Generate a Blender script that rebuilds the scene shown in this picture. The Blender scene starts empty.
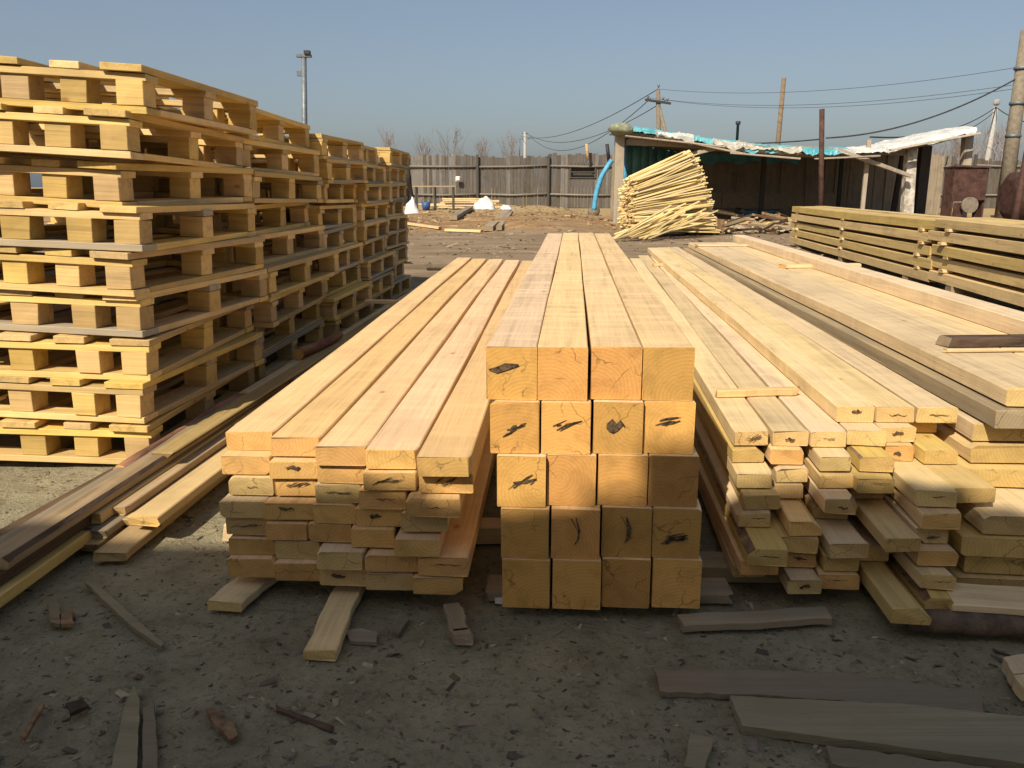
import bpy, bmesh, math, random
from mathutils import Vector, Matrix, noise
R = math.radians
rng = random.Random(7)
scene = bpy.context.scene
COL = scene.collection

# ------------------------------------------------------------------ camera maths (pixel -> world point at a real depth or height)
FPX, PITCH, CH = 830.0, R(13.35), 0.94
SP, CP = math.sin(PITCH), math.cos(PITCH)
def ray(u, v):
    d = (v - 384) / FPX
    return ((u - 512) / FPX, CP - d * SP, -SP - d * CP)
def G(u, v, z=0.0):
    r = ray(u, v); t = (z - CH) / r[2]
    return Vector((r[0] * t, r[1] * t, z))
def F(u, v, Y):
    r = ray(u, v); t = Y / r[1]
    return Vector((r[0] * t, Y, CH + r[2] * t))

# ------------------------------------------------------------------ node helpers
def new_mat(name):
    m = bpy.data.materials.new(name); m.use_nodes = True
    nt = m.node_tree; nt.nodes.clear()
    out = nt.nodes.new('ShaderNodeOutputMaterial'); b = nt.nodes.new('ShaderNodeBsdfPrincipled')
    nt.links.new(b.outputs[0], out.inputs[0])
    return m, nt, b
def N(nt, kind, **kw):
    n = nt.nodes.new('ShaderNode' + kind)
    for k, v in kw.items(): setattr(n, k, v)
    return n
def L(nt, a, b): nt.links.new(a, b)
def ramp(nt, fac, stops):
    r = N(nt, 'ValToRGB'); e = r.color_ramp.elements
    while len(e) > 1: e.remove(e[-1])
    e[0].position = stops[0][0]; e[0].color = tuple(stops[0][1]) + (1,)
    for p, c in stops[1:]:
        x = e.new(p); x.color = tuple(c) + (1,)
    L(nt, fac, r.inputs[0]); return r.outputs[0]
def mixc(nt, fac, a, b, mode='MIX'):
    m = N(nt, 'Mix', data_type='RGBA', blend_type=mode)
    if isinstance(fac, (int, float)): m.inputs[0].default_value = fac
    else: L(nt, fac, m.inputs[0])
    for i, x in ((6, a), (7, b)):
        if isinstance(x, (tuple, list)): m.inputs[i].default_value = tuple(x) + (1,)
        else: L(nt, x, m.inputs[i])
    return m.outputs[2]
def math_(nt, op, a, b=0.0, c=None):
    m = N(nt, 'Math', operation=op)
    for i, x in enumerate((a, b) if c is None else (a, b, c)):
        if isinstance(x, (int, float)): m.inputs[i].default_value = x
        else: L(nt, x, m.inputs[i])
    return m.outputs[0]
def coords(nt, spread=37.0):
    tc = N(nt, 'TexCoord'); oi = N(nt, 'ObjectInfo')
    cb = N(nt, 'CombineXYZ')
    L(nt, math_(nt, 'MULTIPLY', oi.outputs['Random'], spread), cb.inputs[0])
    L(nt, math_(nt, 'MULTIPLY', oi.outputs['Random'], spread * 1.7), cb.inputs[1])
    L(nt, math_(nt, 'MULTIPLY', oi.outputs['Random'], spread * 0.6), cb.inputs[2])
    va = N(nt, 'VectorMath', operation='ADD'); L(nt, tc.outputs['Object'], va.inputs[0]); L(nt, cb.outputs[0], va.inputs[1])
    return tc, oi, va.outputs[0]
def scaled(nt, vec, s):
    m = N(nt, 'VectorMath', operation='MULTIPLY'); L(nt, vec, m.inputs[0]); m.inputs[1].default_value = s
    return m.outputs[0]
def noise_t(nt, vec, scale, detail=4, rough=.55, dist=0):
    n = N(nt, 'TexNoise'); n.inputs['Scale'].default_value = scale; n.inputs['Detail'].default_value = detail
    n.inputs['Roughness'].default_value = rough; n.inputs['Distortion'].default_value = dist
    L(nt, vec, n.inputs['Vector']); return n.outputs['Fac']
def mul(c, k): return tuple(min(1, x * k) for x in c)

def wood(name, base, grain=.72, var=.25, rough=.62, axis=1, knots=True, dirt=.25, weather=None, saw=.06, bump=.25):
    """sawn wood, grain along the given local axis"""
    m, nt, b = new_mat(name)
    tc, oi, v = coords(nt)
    s = [26, 26, 26]; s[axis] = 1.1
    g = noise_t(nt, scaled(nt, v, s), 1.0, 5, .62, .7)
    s2 = [130, 130, 130]; s2[axis] = 3.2
    g2 = noise_t(nt, scaled(nt, v, s2), 1.0, 3, .6)
    c = ramp(nt, g, [(.28, mul(base, grain)), (.48, base), (.62, mul(base, 1.06)), (.78, mul(base, .5 + grain * .5))])
    c = mixc(nt, math_(nt, 'MULTIPLY', math_(nt, 'SUBTRACT', .62, g2), .9), c, mul(base, .45), 'MIX')
    # cross marks of the saw
    s3 = [3, 3, 3]; s3[axis] = 16
    g3 = noise_t(nt, scaled(nt, v, s3), 1.0, 3, .7)
    c = mixc(nt, math_(nt, 'MULTIPLY', ramp(nt, g3, [(.45, (0, 0, 0)), (.7, (1, 1, 1))]), saw * 3), c, mul(base, 1.25))
    # broad dirt
    g4 = noise_t(nt, v, 3.0, 5, .65)
    c = mixc(nt, math_(nt, 'MULTIPLY', ramp(nt, g4, [(.48, (0, 0, 0)), (.72, (1, 1, 1))]), dirt), c, mul(base, .45))
    if weather:
        s5 = [14, 14, 14]; s5[axis] = .7
        g5 = noise_t(nt, scaled(nt, v, s5), 1.0, 5, .7)
        c = mixc(nt, ramp(nt, g5, [(.38, (0, 0, 0)), (.6, (1, 1, 1))]), c, weather)
    if knots:
        vo = N(nt, 'TexVoronoi'); s6 = [1, 1, 1]; s6[axis] = .55
        vo.inputs['Scale'].default_value = 7.5; L(nt, scaled(nt, v, s6), vo.inputs['Vector'])
        k = ramp(nt, vo.outputs['Distance'], [(0, (1, 1, 1)), (.045, (.8, .8, .8)), (.065, (.22, .22, .22)), (.12, (0, 0, 0))])
        c = mixc(nt, math_(nt, 'MULTIPLY', k, .8), c, (base[0] * .42, base[1] * .27, base[2] * .2))
    # each piece its own tone
    rnd = math_(nt, 'FRACT', math_(nt, 'MULTIPLY', oi.outputs['Random'], 7.31))
    hs = N(nt, 'HueSaturation')
    L(nt, math_(nt, 'ADD', math_(nt, 'MULTIPLY', rnd, var), 1 - var * .6), hs.inputs['Value'])
    rnd2 = math_(nt, 'FRACT', math_(nt, 'MULTIPLY', oi.outputs['Random'], 23.7))
    L(nt, math_(nt, 'ADD', math_(nt, 'MULTIPLY', rnd2, .011), .4965), hs.inputs['Hue'])
    L(nt, math_(nt, 'ADD', math_(nt, 'MULTIPLY', rnd2, .2), .88), hs.inputs['Saturation'])
    L(nt, c, hs.inputs['Color']); L(nt, hs.outputs[0], b.inputs['Base Color'])
    b.inputs['Roughness'].default_value = rough; b.inputs['Specular IOR Level'].default_value = .3
    bp = N(nt, 'Bump'); bp.inputs['Strength'].default_value = bump; bp.inputs['Distance'].default_value = .003
    L(nt, math_(nt, 'ADD', g2, g), bp.inputs['Height']); L(nt, bp.outputs[0], b.inputs['Normal'])
    return m

def endgrain(name, base, var=.3, stain=.35):
    m, nt, b = new_mat(name)
    tc = N(nt, 'TexCoord'); oi = N(nt, 'ObjectInfo')
    r1 = math_(nt, 'SUBTRACT', math_(nt, 'FRACT', math_(nt, 'MULTIPLY', oi.outputs['Random'], 13.7)), .5)
    r2 = math_(nt, 'SUBTRACT', math_(nt, 'FRACT', math_(nt, 'MULTIPLY', oi.outputs['Random'], 5.31)), .5)
    cb = N(nt, 'CombineXYZ'); L(nt, math_(nt, 'MULTIPLY', r1, .09), cb.inputs[0]); L(nt, math_(nt, 'MULTIPLY', r2, .14), cb.inputs[2])
    va = N(nt, 'VectorMath', operation='SUBTRACT'); L(nt, tc.outputs['Object'], va.inputs[0]); L(nt, cb.outputs[0], va.inputs[1])
    flat = scaled(nt, va.outputs[0], (1, 0, 1))
    wv = N(nt, 'TexWave', wave_type='RINGS', rings_direction='SPHERICAL'); wv.inputs['Scale'].default_value = 38
    wv.inputs['Distortion'].default_value = 3.2; wv.inputs['Detail'].default_value = 3; wv.inputs['Detail Scale'].default_value = .6
    L(nt, flat, wv.inputs['Vector'])
    c = ramp(nt, wv.outputs['Fac'], [(0, mul(base, .91)), (.6, base), (1, mul(base, 1.03))])
    _, _, v = coords(nt)
    n1 = noise_t(nt, v, 16, 5, .65, .5)
    c = mixc(nt, math_(nt, 'MULTIPLY', ramp(nt, n1, [(.45, (0, 0, 0)), (.72, (1, 1, 1))]), stain), c, mul(base, .42))
    n2 = noise_t(nt, v, 170, 3, .7)
    c = mixc(nt, math_(nt, 'MULTIPLY', n2, .35), c, mul(base, .6))
    # radial checks
    vo = N(nt, 'TexVoronoi', feature='DISTANCE_TO_EDGE'); vo.inputs['Scale'].default_value = 14
    wob = N(nt, 'VectorMath', operation='ADD'); L(nt, flat, wob.inputs[0])
    nn = N(nt, 'TexNoise'); nn.inputs['Scale'].default_value = 30; L(nt, v, nn.inputs['Vector'])
    L(nt, scaled(nt, nn.outputs['Color'], (.03, .03, .03)), wob.inputs[1]); L(nt, wob.outputs[0], vo.inputs['Vector'])
    ck = ramp(nt, vo.outputs['Distance'], [(0, (1, 1, 1)), (.018, (0, 0, 0))])
    ckm = math_(nt, 'MULTIPLY', ck, ramp(nt, noise_t(nt, v, 9, 2), [(.5, (0, 0, 0)), (.56, (1, 1, 1))]))
    c = mixc(nt, math_(nt, 'MULTIPLY', ckm, .75), c, mul(base, .22))
    hs = N(nt, 'HueSaturation')
    rnd = math_(nt, 'FRACT', math_(nt, 'MULTIPLY', oi.outputs['Random'], 31.3))
    L(nt, math_(nt, 'ADD', math_(nt, 'MULTIPLY', rnd, var), 1 - var * .6), hs.inputs['Value'])
    L(nt, math_(nt, 'ADD', math_(nt, 'MULTIPLY', r1, .012), .502), hs.inputs['Hue'])
    L(nt, c, hs.inputs['Color']); L(nt, hs.outputs[0], b.inputs['Base Color'])
    b.inputs['Roughness'].default_value = .75; b.inputs['Specular IOR Level'].default_value = .2
    bp = N(nt, 'Bump'); bp.inputs['Strength'].default_value = .5; bp.inputs['Distance'].default_value = .002
    L(nt, n2, bp.inputs['Height']); L(nt, bp.outputs[0], b.inputs['Normal'])
    return m

def plain(name, c1, c2, scale=6, rough=.8, metal=0, bump=.3, stretch=(1, 1, 1), spec=.3, var=.15):
    m, nt, b = new_mat(name)
    tc, oi, v = coords(nt)
    n = noise_t(nt, scaled(nt, v, stretch), scale, 6, .65)
    c = ramp(nt, n, [(.35, c1), (.65, c2)])
    hs = N(nt, 'HueSaturation'); L(nt, math_(nt, 'ADD', math_(nt, 'MULTIPLY', oi.outputs['Random'], var * 2), 1 - var), hs.inputs['Value'])
    L(nt, c, hs.inputs['Color']); L(nt, hs.outputs[0], b.inputs['Base Color'])
    b.inputs['Roughness'].default_value = rough; b.inputs['Metallic'].default_value = metal; b.inputs['Specular IOR Level'].default_value = spec
    bp = N(nt, 'Bump'); bp.inputs['Strength'].default_value = bump; bp.inputs['Distance'].default_value = .01
    L(nt, n, bp.inputs['Height']); L(nt, bp.outputs[0], b.inputs['Normal'])
    return m

M = {}
M['pine'] = wood('fresh_pine', (.70, .465, .235), grain=.72, var=.22, dirt=.28, saw=.12, bump=.45)
M['pine_end'] = endgrain('fresh_pine_end', (.62, .355, .12), stain=.5)
M['beam'] = wood('beam_pine', (.72, .50, .275), grain=.74, var=.2, dirt=.28, saw=.26, bump=.5)
M['beam_end'] = endgrain('beam_end', (.66, .345, .10), var=.35, stain=.55)
M['pale'] = wood('pale_pine', (.66, .49, .27), grain=.68, var=.24, dirt=.34, saw=.12, bump=.45)
M['pale_end'] = endgrain('pale_pine_end', (.60, .41, .17), stain=.45)
M['green'] = wood('drying_pine', (.60, .42, .16), grain=.68, var=.22, dirt=.35)
M['green_end'] = endgrain('drying_pine_end', (.55, .36, .13), stain=.5)
M['grey'] = wood('weathered_board', (.38, .28, .16), grain=.5, var=.25, dirt=.5, weather=(.22, .18, .125))
M['grey_end'] = endgrain('weathered_end', (.32, .24, .15), stain=.6)
M['pallet'] = wood('pallet_pine', (.64, .43, .155), grain=.62, var=.42, axis=1, dirt=.5, bump=.35)
M['pallet_x'] = wood('pallet_pine_cross', (.66, .45, .16), grain=.62, var=.42, axis=0, dirt=.5, bump=.4)
M['pallet_block'] = wood('pallet_block', (.58, .38, .14), grain=.62, var=.45, axis=0, dirt=.35, bump=.4)
M['lath'] = wood('lath_pine', (.70, .53, .25), grain=.7, var=.4, axis=1, knots=False, dirt=.2)
M['lath_end'] = plain('lath_end', (.42, .28, .13), (.55, .40, .2), 30)
M['bark'] = plain('bark', (.03, .02, .014), (.11, .07, .045), 22, .95, bump=1, stretch=(1, .2, 1))
M['redbark'] = plain('red_bark', (.12, .055, .03), (.30, .15, .085), 18, .9, bump=1, stretch=(1, .2, 1))
M['mark'] = plain('black_crayon', (.015, .012, .010), (.16, .10, .05), 110, .95)
M['fence'] = wood('fence_grey_wood', (.112, .097, .082), grain=.35, var=.2, axis=2, dirt=.5, knots=False, saw=.02)
M['fence2'] = wood('fence_brown_wood', (.095, .076, .058), grain=.4, var=.2, axis=2, dirt=.5, knots=False, saw=.02)
M['fence3'] = wood('fence_pale_wood', (.165, .148, .125), grain=.4, var=.2, axis=2, dirt=.5, knots=False, saw=.02)
M['fence_rail'] = wood('fence_rail_wood', (.20, .18, .15), grain=.6, var=.2, axis=0, dirt=.4, knots=False)
M['fence_post'] = wood('fence_post_wood', (.07, .06, .05), grain=.55, var=.2, axis=2, dirt=.4, knots=False)
M['oldpost'] = wood('old_post_wood', (.36, .30, .23), grain=.55, var=.2, axis=2, dirt=.5, knots=False)
M['dark_plank'] = wood('shed_plank', (.26, .21, .155), grain=.5, var=.2, axis=2, dirt=.5, knots=False)
M['rust'] = plain('rusty_iron', (.10, .035, .022), (.20, .085, .05), 9, .8, .2)
M['darkrust'] = plain('dark_rusty_iron', (.04, .02, .016), (.10, .05, .038), 7, .8, .2)
M['steel'] = plain('grey_steel', (.10, .12, .13), (.17, .19, .20), 6, .55, .4)
M['concrete'] = plain('pole_concrete', (.13, .11, .08), (.21, .175, .13), 9, .9)
M['palepole'] = plain('pale_concrete', (.27, .26, .24), (.38, .36, .33), 9, .9)
M['tarp'] = plain('turquoise_tarp', (.05, .27, .33), (.16, .44, .48), 2.5, .5, bump=.5, spec=.5)
M['tarp_white'] = plain('weathered_white_film', (.34, .34, .32), (.60, .60, .57), 3, .5, bump=.6)
M['white'] = plain('white_sack', (.50, .50, .50), (.62, .62, .62), 8, .7)
M['blue'] = plain('blue_plastic', (.05, .22, .38), (.10, .34, .50), 9, .5)
M['darkblue'] = plain('dark_blue_plastic', (.02, .04, .12), (.04, .08, .2), 9, .5)
M['wire'] = plain('black_wire', (.02, .02, .022), (.04, .04, .045), 9, .6)
M['twig'] = plain('bare_twig', (.18, .155, .15), (.28, .24, .23), 9, .9)
M['straw'] = plain('rotten_bark', (.10, .06, .035), (.28, .18, .09), 26, .95, bump=1)
M['darkheap'] = plain('dark_brush', (.02, .015, .012), (.07, .05, .035), 16, .95, bump=1)

M['olive'] = wood('stacked_olive_pine', (.56, .395, .15), grain=.6, var=.25, dirt=.4)
M['brown'] = wood('shaded_brown_board', (.40, .28, .13), grain=.5, var=.35, dirt=.6)  # brown darkened: part of the shade over the heap is in this colour
M['brown_end'] = endgrain('shaded_brown_board_end', (.40, .28, .13), stain=.6)
M['pallet_old'] = wood('pallet_grey', (.42, .33, .20), grain=.55, var=.3, dirt=.6, weather=(.30, .25, .17))
M['pallet_old_x'] = wood('pallet_grey_cross', (.42, .33, .20), grain=.55, var=.3, axis=0, dirt=.6, weather=(.30, .25, .17))
M['darkslab'] = wood('dark_slab', (.20, .12, .065), grain=.4, var=.1, dirt=.7, knots=False, weather=(.07, .045, .028), bump=.8)
# ------------------------------------------------------------------ object helpers
def prop(o, label=None, cat=None, group=None, kind=None):
    if label: o['label'] = label
    if cat: o['category'] = cat
    if group: o['group'] = group
    if kind: o['kind'] = kind
    return o
def link(o, parent=None):
    COL.objects.link(o)
    if parent: o.parent = parent
    return o
def empty(name, loc=(0, 0, 0), rot=(0, 0, 0)):
    o = bpy.data.objects.new(name, None); o.location = loc; o.rotation_euler = rot; o.empty_display_size = .1
    return link(o)
def mesh_obj(name, bm, mats, parent=None, loc=(0, 0, 0), rot=(0, 0, 0), smooth=False):
    me = bpy.data.meshes.new(name); bm.normal_update(); bm.to_mesh(me); bm.free()
    for m in (mats if isinstance(mats, (list, tuple)) else [mats]): me.materials.append(m)
    if smooth:
        for p in me.polygons: p.use_smooth = True
    o = bpy.data.objects.new(name, me); o.location = loc; o.rotation_euler = rot
    return link(o, parent)
def struct(name, bm, mats, smooth=False, kind='structure'):
    o = mesh_obj(name, bm, mats, smooth=smooth); o['kind'] = kind; return o

def box(bm, c, s, rot=None, mi=0, bevel=0.0, jit=0.0, rg=rng):
    vs = []
    for dx in (-.5, .5):
        for dy in (-.5, .5):
            for dz in (-.5, .5):
                p = Vector((dx * s[0] + rg.uniform(-jit, jit), dy * s[1] + rg.uniform(-jit, jit), dz * s[2] + rg.uniform(-jit, jit)))
                if rot is not None: p = rot @ p
                vs.append(bm.verts.new(p + Vector(c)))
    F_ = [(0, 1, 3, 2), (4, 6, 7, 5), (0, 4, 5, 1), (2, 3, 7, 6), (0, 2, 6, 4), (1, 5, 7, 3)]
    fs = []
    for f in F_:
        x = bm.faces.new([vs[i] for i in f]); x.material_index = mi; fs.append(x)
    if bevel > 0:
        es = list({e for f in fs for e in f.edges})
        bmesh.ops.bevel(bm, geom=es, offset=bevel, segments=1, affect='EDGES', profile=.5)
def tube(bm, pts, radii, n=8, mi=0, cap=True, jit=0.0):
    pts = [Vector(p) for p in pts]; rings = []
    dd = (pts[-1] - pts[0]).normalized(); ref = Vector((0, 0, 1)) if abs(dd.z) < .6 else Vector((.1, 1, 0)).normalized()
    if isinstance(radii, (int, float)): radii = [radii] * len(pts)
    for i, p in enumerate(pts):
        d = (pts[min(i + 1, len(pts) - 1)] - pts[max(i - 1, 0)]).normalized()
        a = d.cross(ref).normalized(); b = d.cross(a)
        rings.append([bm.verts.new(p + (a * math.cos(2 * math.pi * k / n) + b * math.sin(2 * math.pi * k / n)) * radii[i] * (1 + rng.uniform(-jit, jit))) for k in range(n)])
    for i in range(len(rings) - 1):
        for k in range(n):
            f = bm.faces.new((rings[i][k], rings[i][(k + 1) % n], rings[i + 1][(k + 1) % n], rings[i + 1][k])); f.material_index = mi; f.smooth = True
    if cap:
        f = bm.faces.new(rings[0][::-1]); f.material_index = mi
        f = bm.faces.new(rings[-1]); f.material_index = mi

def board_bm(Ln, w, t, rg, wane=0.0, bow=0.0, seg=12, cut=0.004, marks=None, skew=0.0, chamfer=.003, wob=.0026, crook=0.0, wane_mat=3, barkside=False):
    """a sawn board: length on +Y from the near end, underside at z=0, centred on x. slots: 0 side 1 end 2 mark 3 bark"""
    bm = bmesh.new(); rings = []
    ph = rg.uniform(0, 6); wc = rg.choice((0, 1, 2, 3)) if wane else -1
    if wane and rg.random() < .6: wc = rg.choice((2, 3))
    for i in range(seg + 1):
        f = i / seg; y = f * Ln
        if i == 1: y = .03
        zc = bow * math.sin(math.pi * f) ; xc = crook * math.sin(math.pi * f) + wob * math.sin(ph + f * 9)
        hw = w / 2 + wob * .6 * math.sin(f * 23 + ph); ring = []
        cor = [(-hw, 0), (hw, 0), (hw, t), (-hw, t)]
        for k, (cx, cz) in enumerate(cor):
            c = chamfer
            if k == wc:
                c = max(chamfer, wane * (.45 + .75 * noise.noise(Vector((f * 5 + ph, k, ph)))))
            sx = 1 if cx > 0 else -1; sz = 1 if cz > 0 else -1
            pa = Vector((cx, 0, cz - sz * c * .8)); pb = Vector((cx - sx * c, 0, cz))
            pr = (pa, pb) if k in (0, 2) else (pb, pa)
            for p in pr: ring.append(p)
        yy = y
        vs = []
        for p in ring:
            e = 0
            if i == 0 or i == seg: e = (rg.uniform(-cut, cut) + skew * p.x) * (1 if i == 0 else -1)
            z = p.z + zc; 
            vs.append(bm.verts.new((p.x + xc, yy + e, z)))
        rings.append(vs)
    n = 8
    for i in range(seg):
        for k in range(n):
            f = bm.faces.new((rings[i][k], rings[i + 1][k], rings[i + 1][(k + 1) % n], rings[i][(k + 1) % n]))
            f.material_index = 0
            if wc >= 0 and k == wc * 2: f.material_index = wane_mat
    f = bm.faces.new(rings[0]); f.material_index = 1
    f = bm.faces.new(rings[-1][::-1]); f.material_index = 1
    bmesh.ops.recalc_face_normals(bm, faces=bm.faces[:])
    for st in marks or []:                    # crayon strokes on the near end
        for (pts, wd) in st:
            prev = None
            for i, (x, z) in enumerate(pts):
                k = wd * (.35 + rg.random() * 1.1) * (0.4 if i in (0, len(pts) - 1) else 1); x += rg.uniform(-.12, .12) * wd; z += rg.uniform(-.25, .25) * wd
                q = pts[min(i + 1, len(pts) - 1)]; p0 = pts[max(i - 1, 0)]
                d = Vector((q[0] - p0[0], q[1] - p0[1])); d = d.normalized() if d.length > 0 else Vector((1, 0))
                nx, nz = -d.y * k / 2, d.x * k / 2
                yy = -cut - .0012 + skew * x
                a = bm.verts.new((x + nx, yy, z + nz)); b_ = bm.verts.new((x - nx, yy, z - nz))
                if prev:
                    ff = bm.faces.new((prev[0], prev[1], b_, a)); ff.material_index = 2
                    ff.normal_update()
                    if ff.normal.y > 0: ff.normal_flip()
                prev = (a, b_)
    return bm
def scrawl(w, t, rg, kind=None):
    kind = kind or rg.choice(('bar', 'zig', 'zig', 'blot', 'line'))
    x0 = rg.uniform(-.3, -.1) * w; x1 = rg.uniform(.15, .38) * w; zc = rg.uniform(.42, .68) * t
    if kind == 'bar':
        return [([(-.46 * w, zc), (-.3 * w, zc - .02 * t), (-.1 * w, zc + .04 * t), (x1 * .6, zc + .07 * t)], .10 * t)]
    if kind == 'line':
        return [([(x0 + (x1 - x0) * i / 6, zc + rg.uniform(-.05, .05) * t) for i in range(7)], .05 * t)]
    if kind == 'tick':
        return [([(0, .85 * t), (.06 * w, .6 * t), (.04 * w, .42 * t), (-.02 * w, .3 * t)], .07 * w), ([(-.1 * w, .84 * t), (.02 * w, .62 * t)], .05 * w)]
    if kind == 'blot':
        return [([(x0 + (x1 - x0) * i / 5 * .7, zc + rg.uniform(-.06, .06) * t) for i in range(6)], .20 * t)]
    st = []; n = rg.randint(4, 9); sl = rg.uniform(.25, .9)
    for q in range(n):
        xs = x0 + (x1 - x0) * q / n + rg.uniform(-.03, .03) * w; zz = zc + rg.uniform(-.07, .07) * t + (q / n - .5) * .1 * t; hl = rg.uniform(.05, .16) * w
        st.append(([(xs - hl, zz - hl * sl), (xs, zz + rg.uniform(-.01, .01) * t), (xs + hl, zz + hl * sl * rg.uniform(.6, 1.2))], rg.uniform(.02, .055) * t + .0012))
    if rg.random() < .7: st.append(([(x0, zc - .03 * t), ((x0 + x1) / 2, zc + rg.uniform(-.02, .05) * t), (x1, zc + .06 * t)], .06 * t))
    return st

def put_board(name, near, yaw, Ln, w, t, mats, label, cat, group=None, rg=rng, tilt=0.0, roll=0.0, **kw):
    """near = the near end's underside centre; yaw clockwise from +Y"""
    bm = board_bm(Ln, w, t, rg, **kw)
    o = mesh_obj(name, bm, mats, loc=near, rot=(tilt, roll, -yaw))
    return prop(o, label, cat, group)
SET_PINE = [M['pine'], M['pine_end'], M['mark'], M['straw']]
SET_BEAM = [M['beam'], M['beam_end'], M['mark'], M['straw']]
SET_PALE = [M['pale'], M['pale_end'], M['mark'], M['straw']]
SET_GREEN = [M['green'], M['green_end'], M['mark'], M['straw']]
SET_OLIVE = [M['olive'], M['green_end'], M['mark'], M['straw']]
SET_BROWN = [M['brown'], M['brown_end'], M['mark'], M['bark']]
SET_GREY = [M['grey'], M['grey_end'], M['mark'], M['bark']]
ORD = ['first', 'second', 'third', 'fourth', 'fifth', 'sixth', 'seventh', 'eighth', 'ninth', 'tenth']

# ------------------------------------------------------------------ world, sun, camera
SUN_EL, SUN_AZ = R(41), R(28)             # sun behind the camera, a little to its left
w = bpy.data.worlds.new('World'); scene.world = w; w.use_nodes = True
nt = w.node_tree; nt.nodes.clear()
sky = nt.nodes.new('ShaderNodeTexSky'); sky.sky_type = 'NISHITA'; sky.sun_disc = False
sky.sun_elevation = SUN_EL; sky.sun_rotation = R(208); sky.air_density = 1.0; sky.dust_density = 2.5; sky.ozone_density = 1.0
bg = nt.nodes.new('ShaderNodeBackground'); bg.inputs[1].default_value = .05
wo = nt.nodes.new('ShaderNodeOutputWorld'); nt.links.new(sky.outputs[0], bg.inputs[0])
bg2 = nt.nodes.new('ShaderNodeBackground'); bg2.inputs[0].default_value = (.078, .092, .114, 1); bg2.inputs[1].default_value = 1.0   # thin spring haze in the whole sky
ad = nt.nodes.new('ShaderNodeAddShader'); nt.links.new(bg.outputs[0], ad.inputs[0]); nt.links.new(bg2.outputs[0], ad.inputs[1]); nt.links.new(ad.outputs[0], wo.inputs[0])
ld = bpy.data.lights.new('sun', 'SUN'); ld.energy = 5.0; ld.angle = R(.5); ld.color = (1.0, .89, .73)
lo = bpy.data.objects.new('sun', ld); D = Vector((-math.sin(SUN_AZ) * math.cos(SUN_EL), -math.cos(SUN_AZ) * math.cos(SUN_EL), math.sin(SUN_EL)))
lo.rotation_euler = D.to_track_quat('Z', 'Y').to_euler(); lo.location = (-5, -10, 10); COL.objects.link(lo)
cd = bpy.data.cameras.new('camera'); cd.sensor_width = 36; cd.lens = FPX / 1024 * 36; cd.clip_end = 3000; cd.clip_start = .05
co = bpy.data.objects.new('camera', cd); co.location = (0, 0, CH); co.rotation_euler = (R(90) - PITCH, 0, 0); COL.objects.link(co)
scene.camera = co
scene.view_settings.view_transform = 'Standard'; scene.view_settings.look = 'None'; scene.view_settings.exposure = 0.4; scene.view_settings.gamma = 1

# ------------------------------------------------------------------ ground
def sst(a, b, x):
    t = max(0, min(1, (x - a) / (b - a))); return t * t * (3 - 2 * t)
def gh(x, y):
    n = noise.noise(Vector((x * 1.1, y * 1.1, 0))) * .014 + noise.noise(Vector((x * 4, y * 4, 3))) * .009 + noise.noise(Vector((x * 13, y * 13, 7))) * .004 + noise.noise(Vector((x * 30, y * 30, 2))) * .0018
    h = n - .012
    # levelled where the stacks stand
    # soil bank before the fence
    m = sst(17.5, 20, y + noise.noise(Vector((x * .5, 0, 0))) * 1.2) * (1 - sst(36, 39, y)) * (1 - sst(1.2, 3.0, x))
    h += m * (.13 + .16 * abs(noise.noise(Vector((x * .45, y * .35, 5)))) + .05 * noise.noise(Vector((x * 1.6, y * 1.2, 9))))
    return h
def axis_vals(segs):
    out = []
    for a, b, n in segs:
        out += [a + (b - a) * i / n for i in range(n)]
    out.append(segs[-1][1]); return out
xs = axis_vals([(-1500, -200, 4), (-200, -40, 8), (-40, -12, 22), (-12, -4, 32), (-4, 4, 200), (4, 12, 60), (12, 40, 40), (40, 200, 8), (200, 1500, 4)])
ys = axis_vals([(-300, -20, 6), (-20, -1, 14), (-1, .7, 14), (.7, 4, 130), (4, 10, 80), (10, 20, 60), (20, 42, 80), (42, 120, 12), (120, 1500, 8)])
bm = bmesh.new(); grid = [[bm.verts.new((x, y, gh(x, y))) for x in xs] for y in ys]
for j in range(len(ys) - 1):
    for i in range(len(xs) - 1):
        bm.faces.new((grid[j][i], grid[j][i + 1], grid[j + 1][i + 1], grid[j + 1][i])).smooth = True
m, nt, b = new_mat('dirt_yard')
tc = N(nt, 'TexCoord'); v = tc.outputs['Object']
n1 = noise_t(nt, v, 1.3, 8, .62); n2 = noise_t(nt, v, 9, 8, .7); n3 = noise_t(nt, v, 55, 5, .75); n4 = noise_t(nt, v, 170, 3, .7)
c = ramp(nt, n1, [(.36, (.165, .145, .088)), (.5, (.27, .24, .15)), (.64, (.36, .325, .21))])
c = mixc(nt, .5, c, ramp(nt, n2, [(.30, (.075, .062, .038)), (.44, (.24, .212, .132)), (.70, (.41, .37, .245))]))
c = mixc(nt, math_(nt, 'MULTIPLY', ramp(nt, n3, [(.53, (0, 0, 0)), (.66, (1, 1, 1))]), .6), c, (.10, .07, .045))
c = mixc(nt, math_(nt, 'MULTIPLY', ramp(nt, n4, [(.58, (0, 0, 0)), (.68, (1, 1, 1))]), .6), c, (.40, .31, .20))
vo = N(nt, 'TexVoronoi'); vo.inputs['Scale'].default_value = 23; L(nt, scaled(nt, v, (1, 1.6, 1)), vo.inputs['Vector'])
sp = math_(nt, 'MULTIPLY', ramp(nt, vo.outputs['Distance'], [(.10, (1, 1, 1)), (.17, (0, 0, 0))]), ramp(nt, n2, [(.48, (0, 0, 0)), (.6, (1, 1, 1))]))
c = mixc(nt, math_(nt, 'MULTIPLY', sp, .8), c, (.05, .030, .018))
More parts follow.
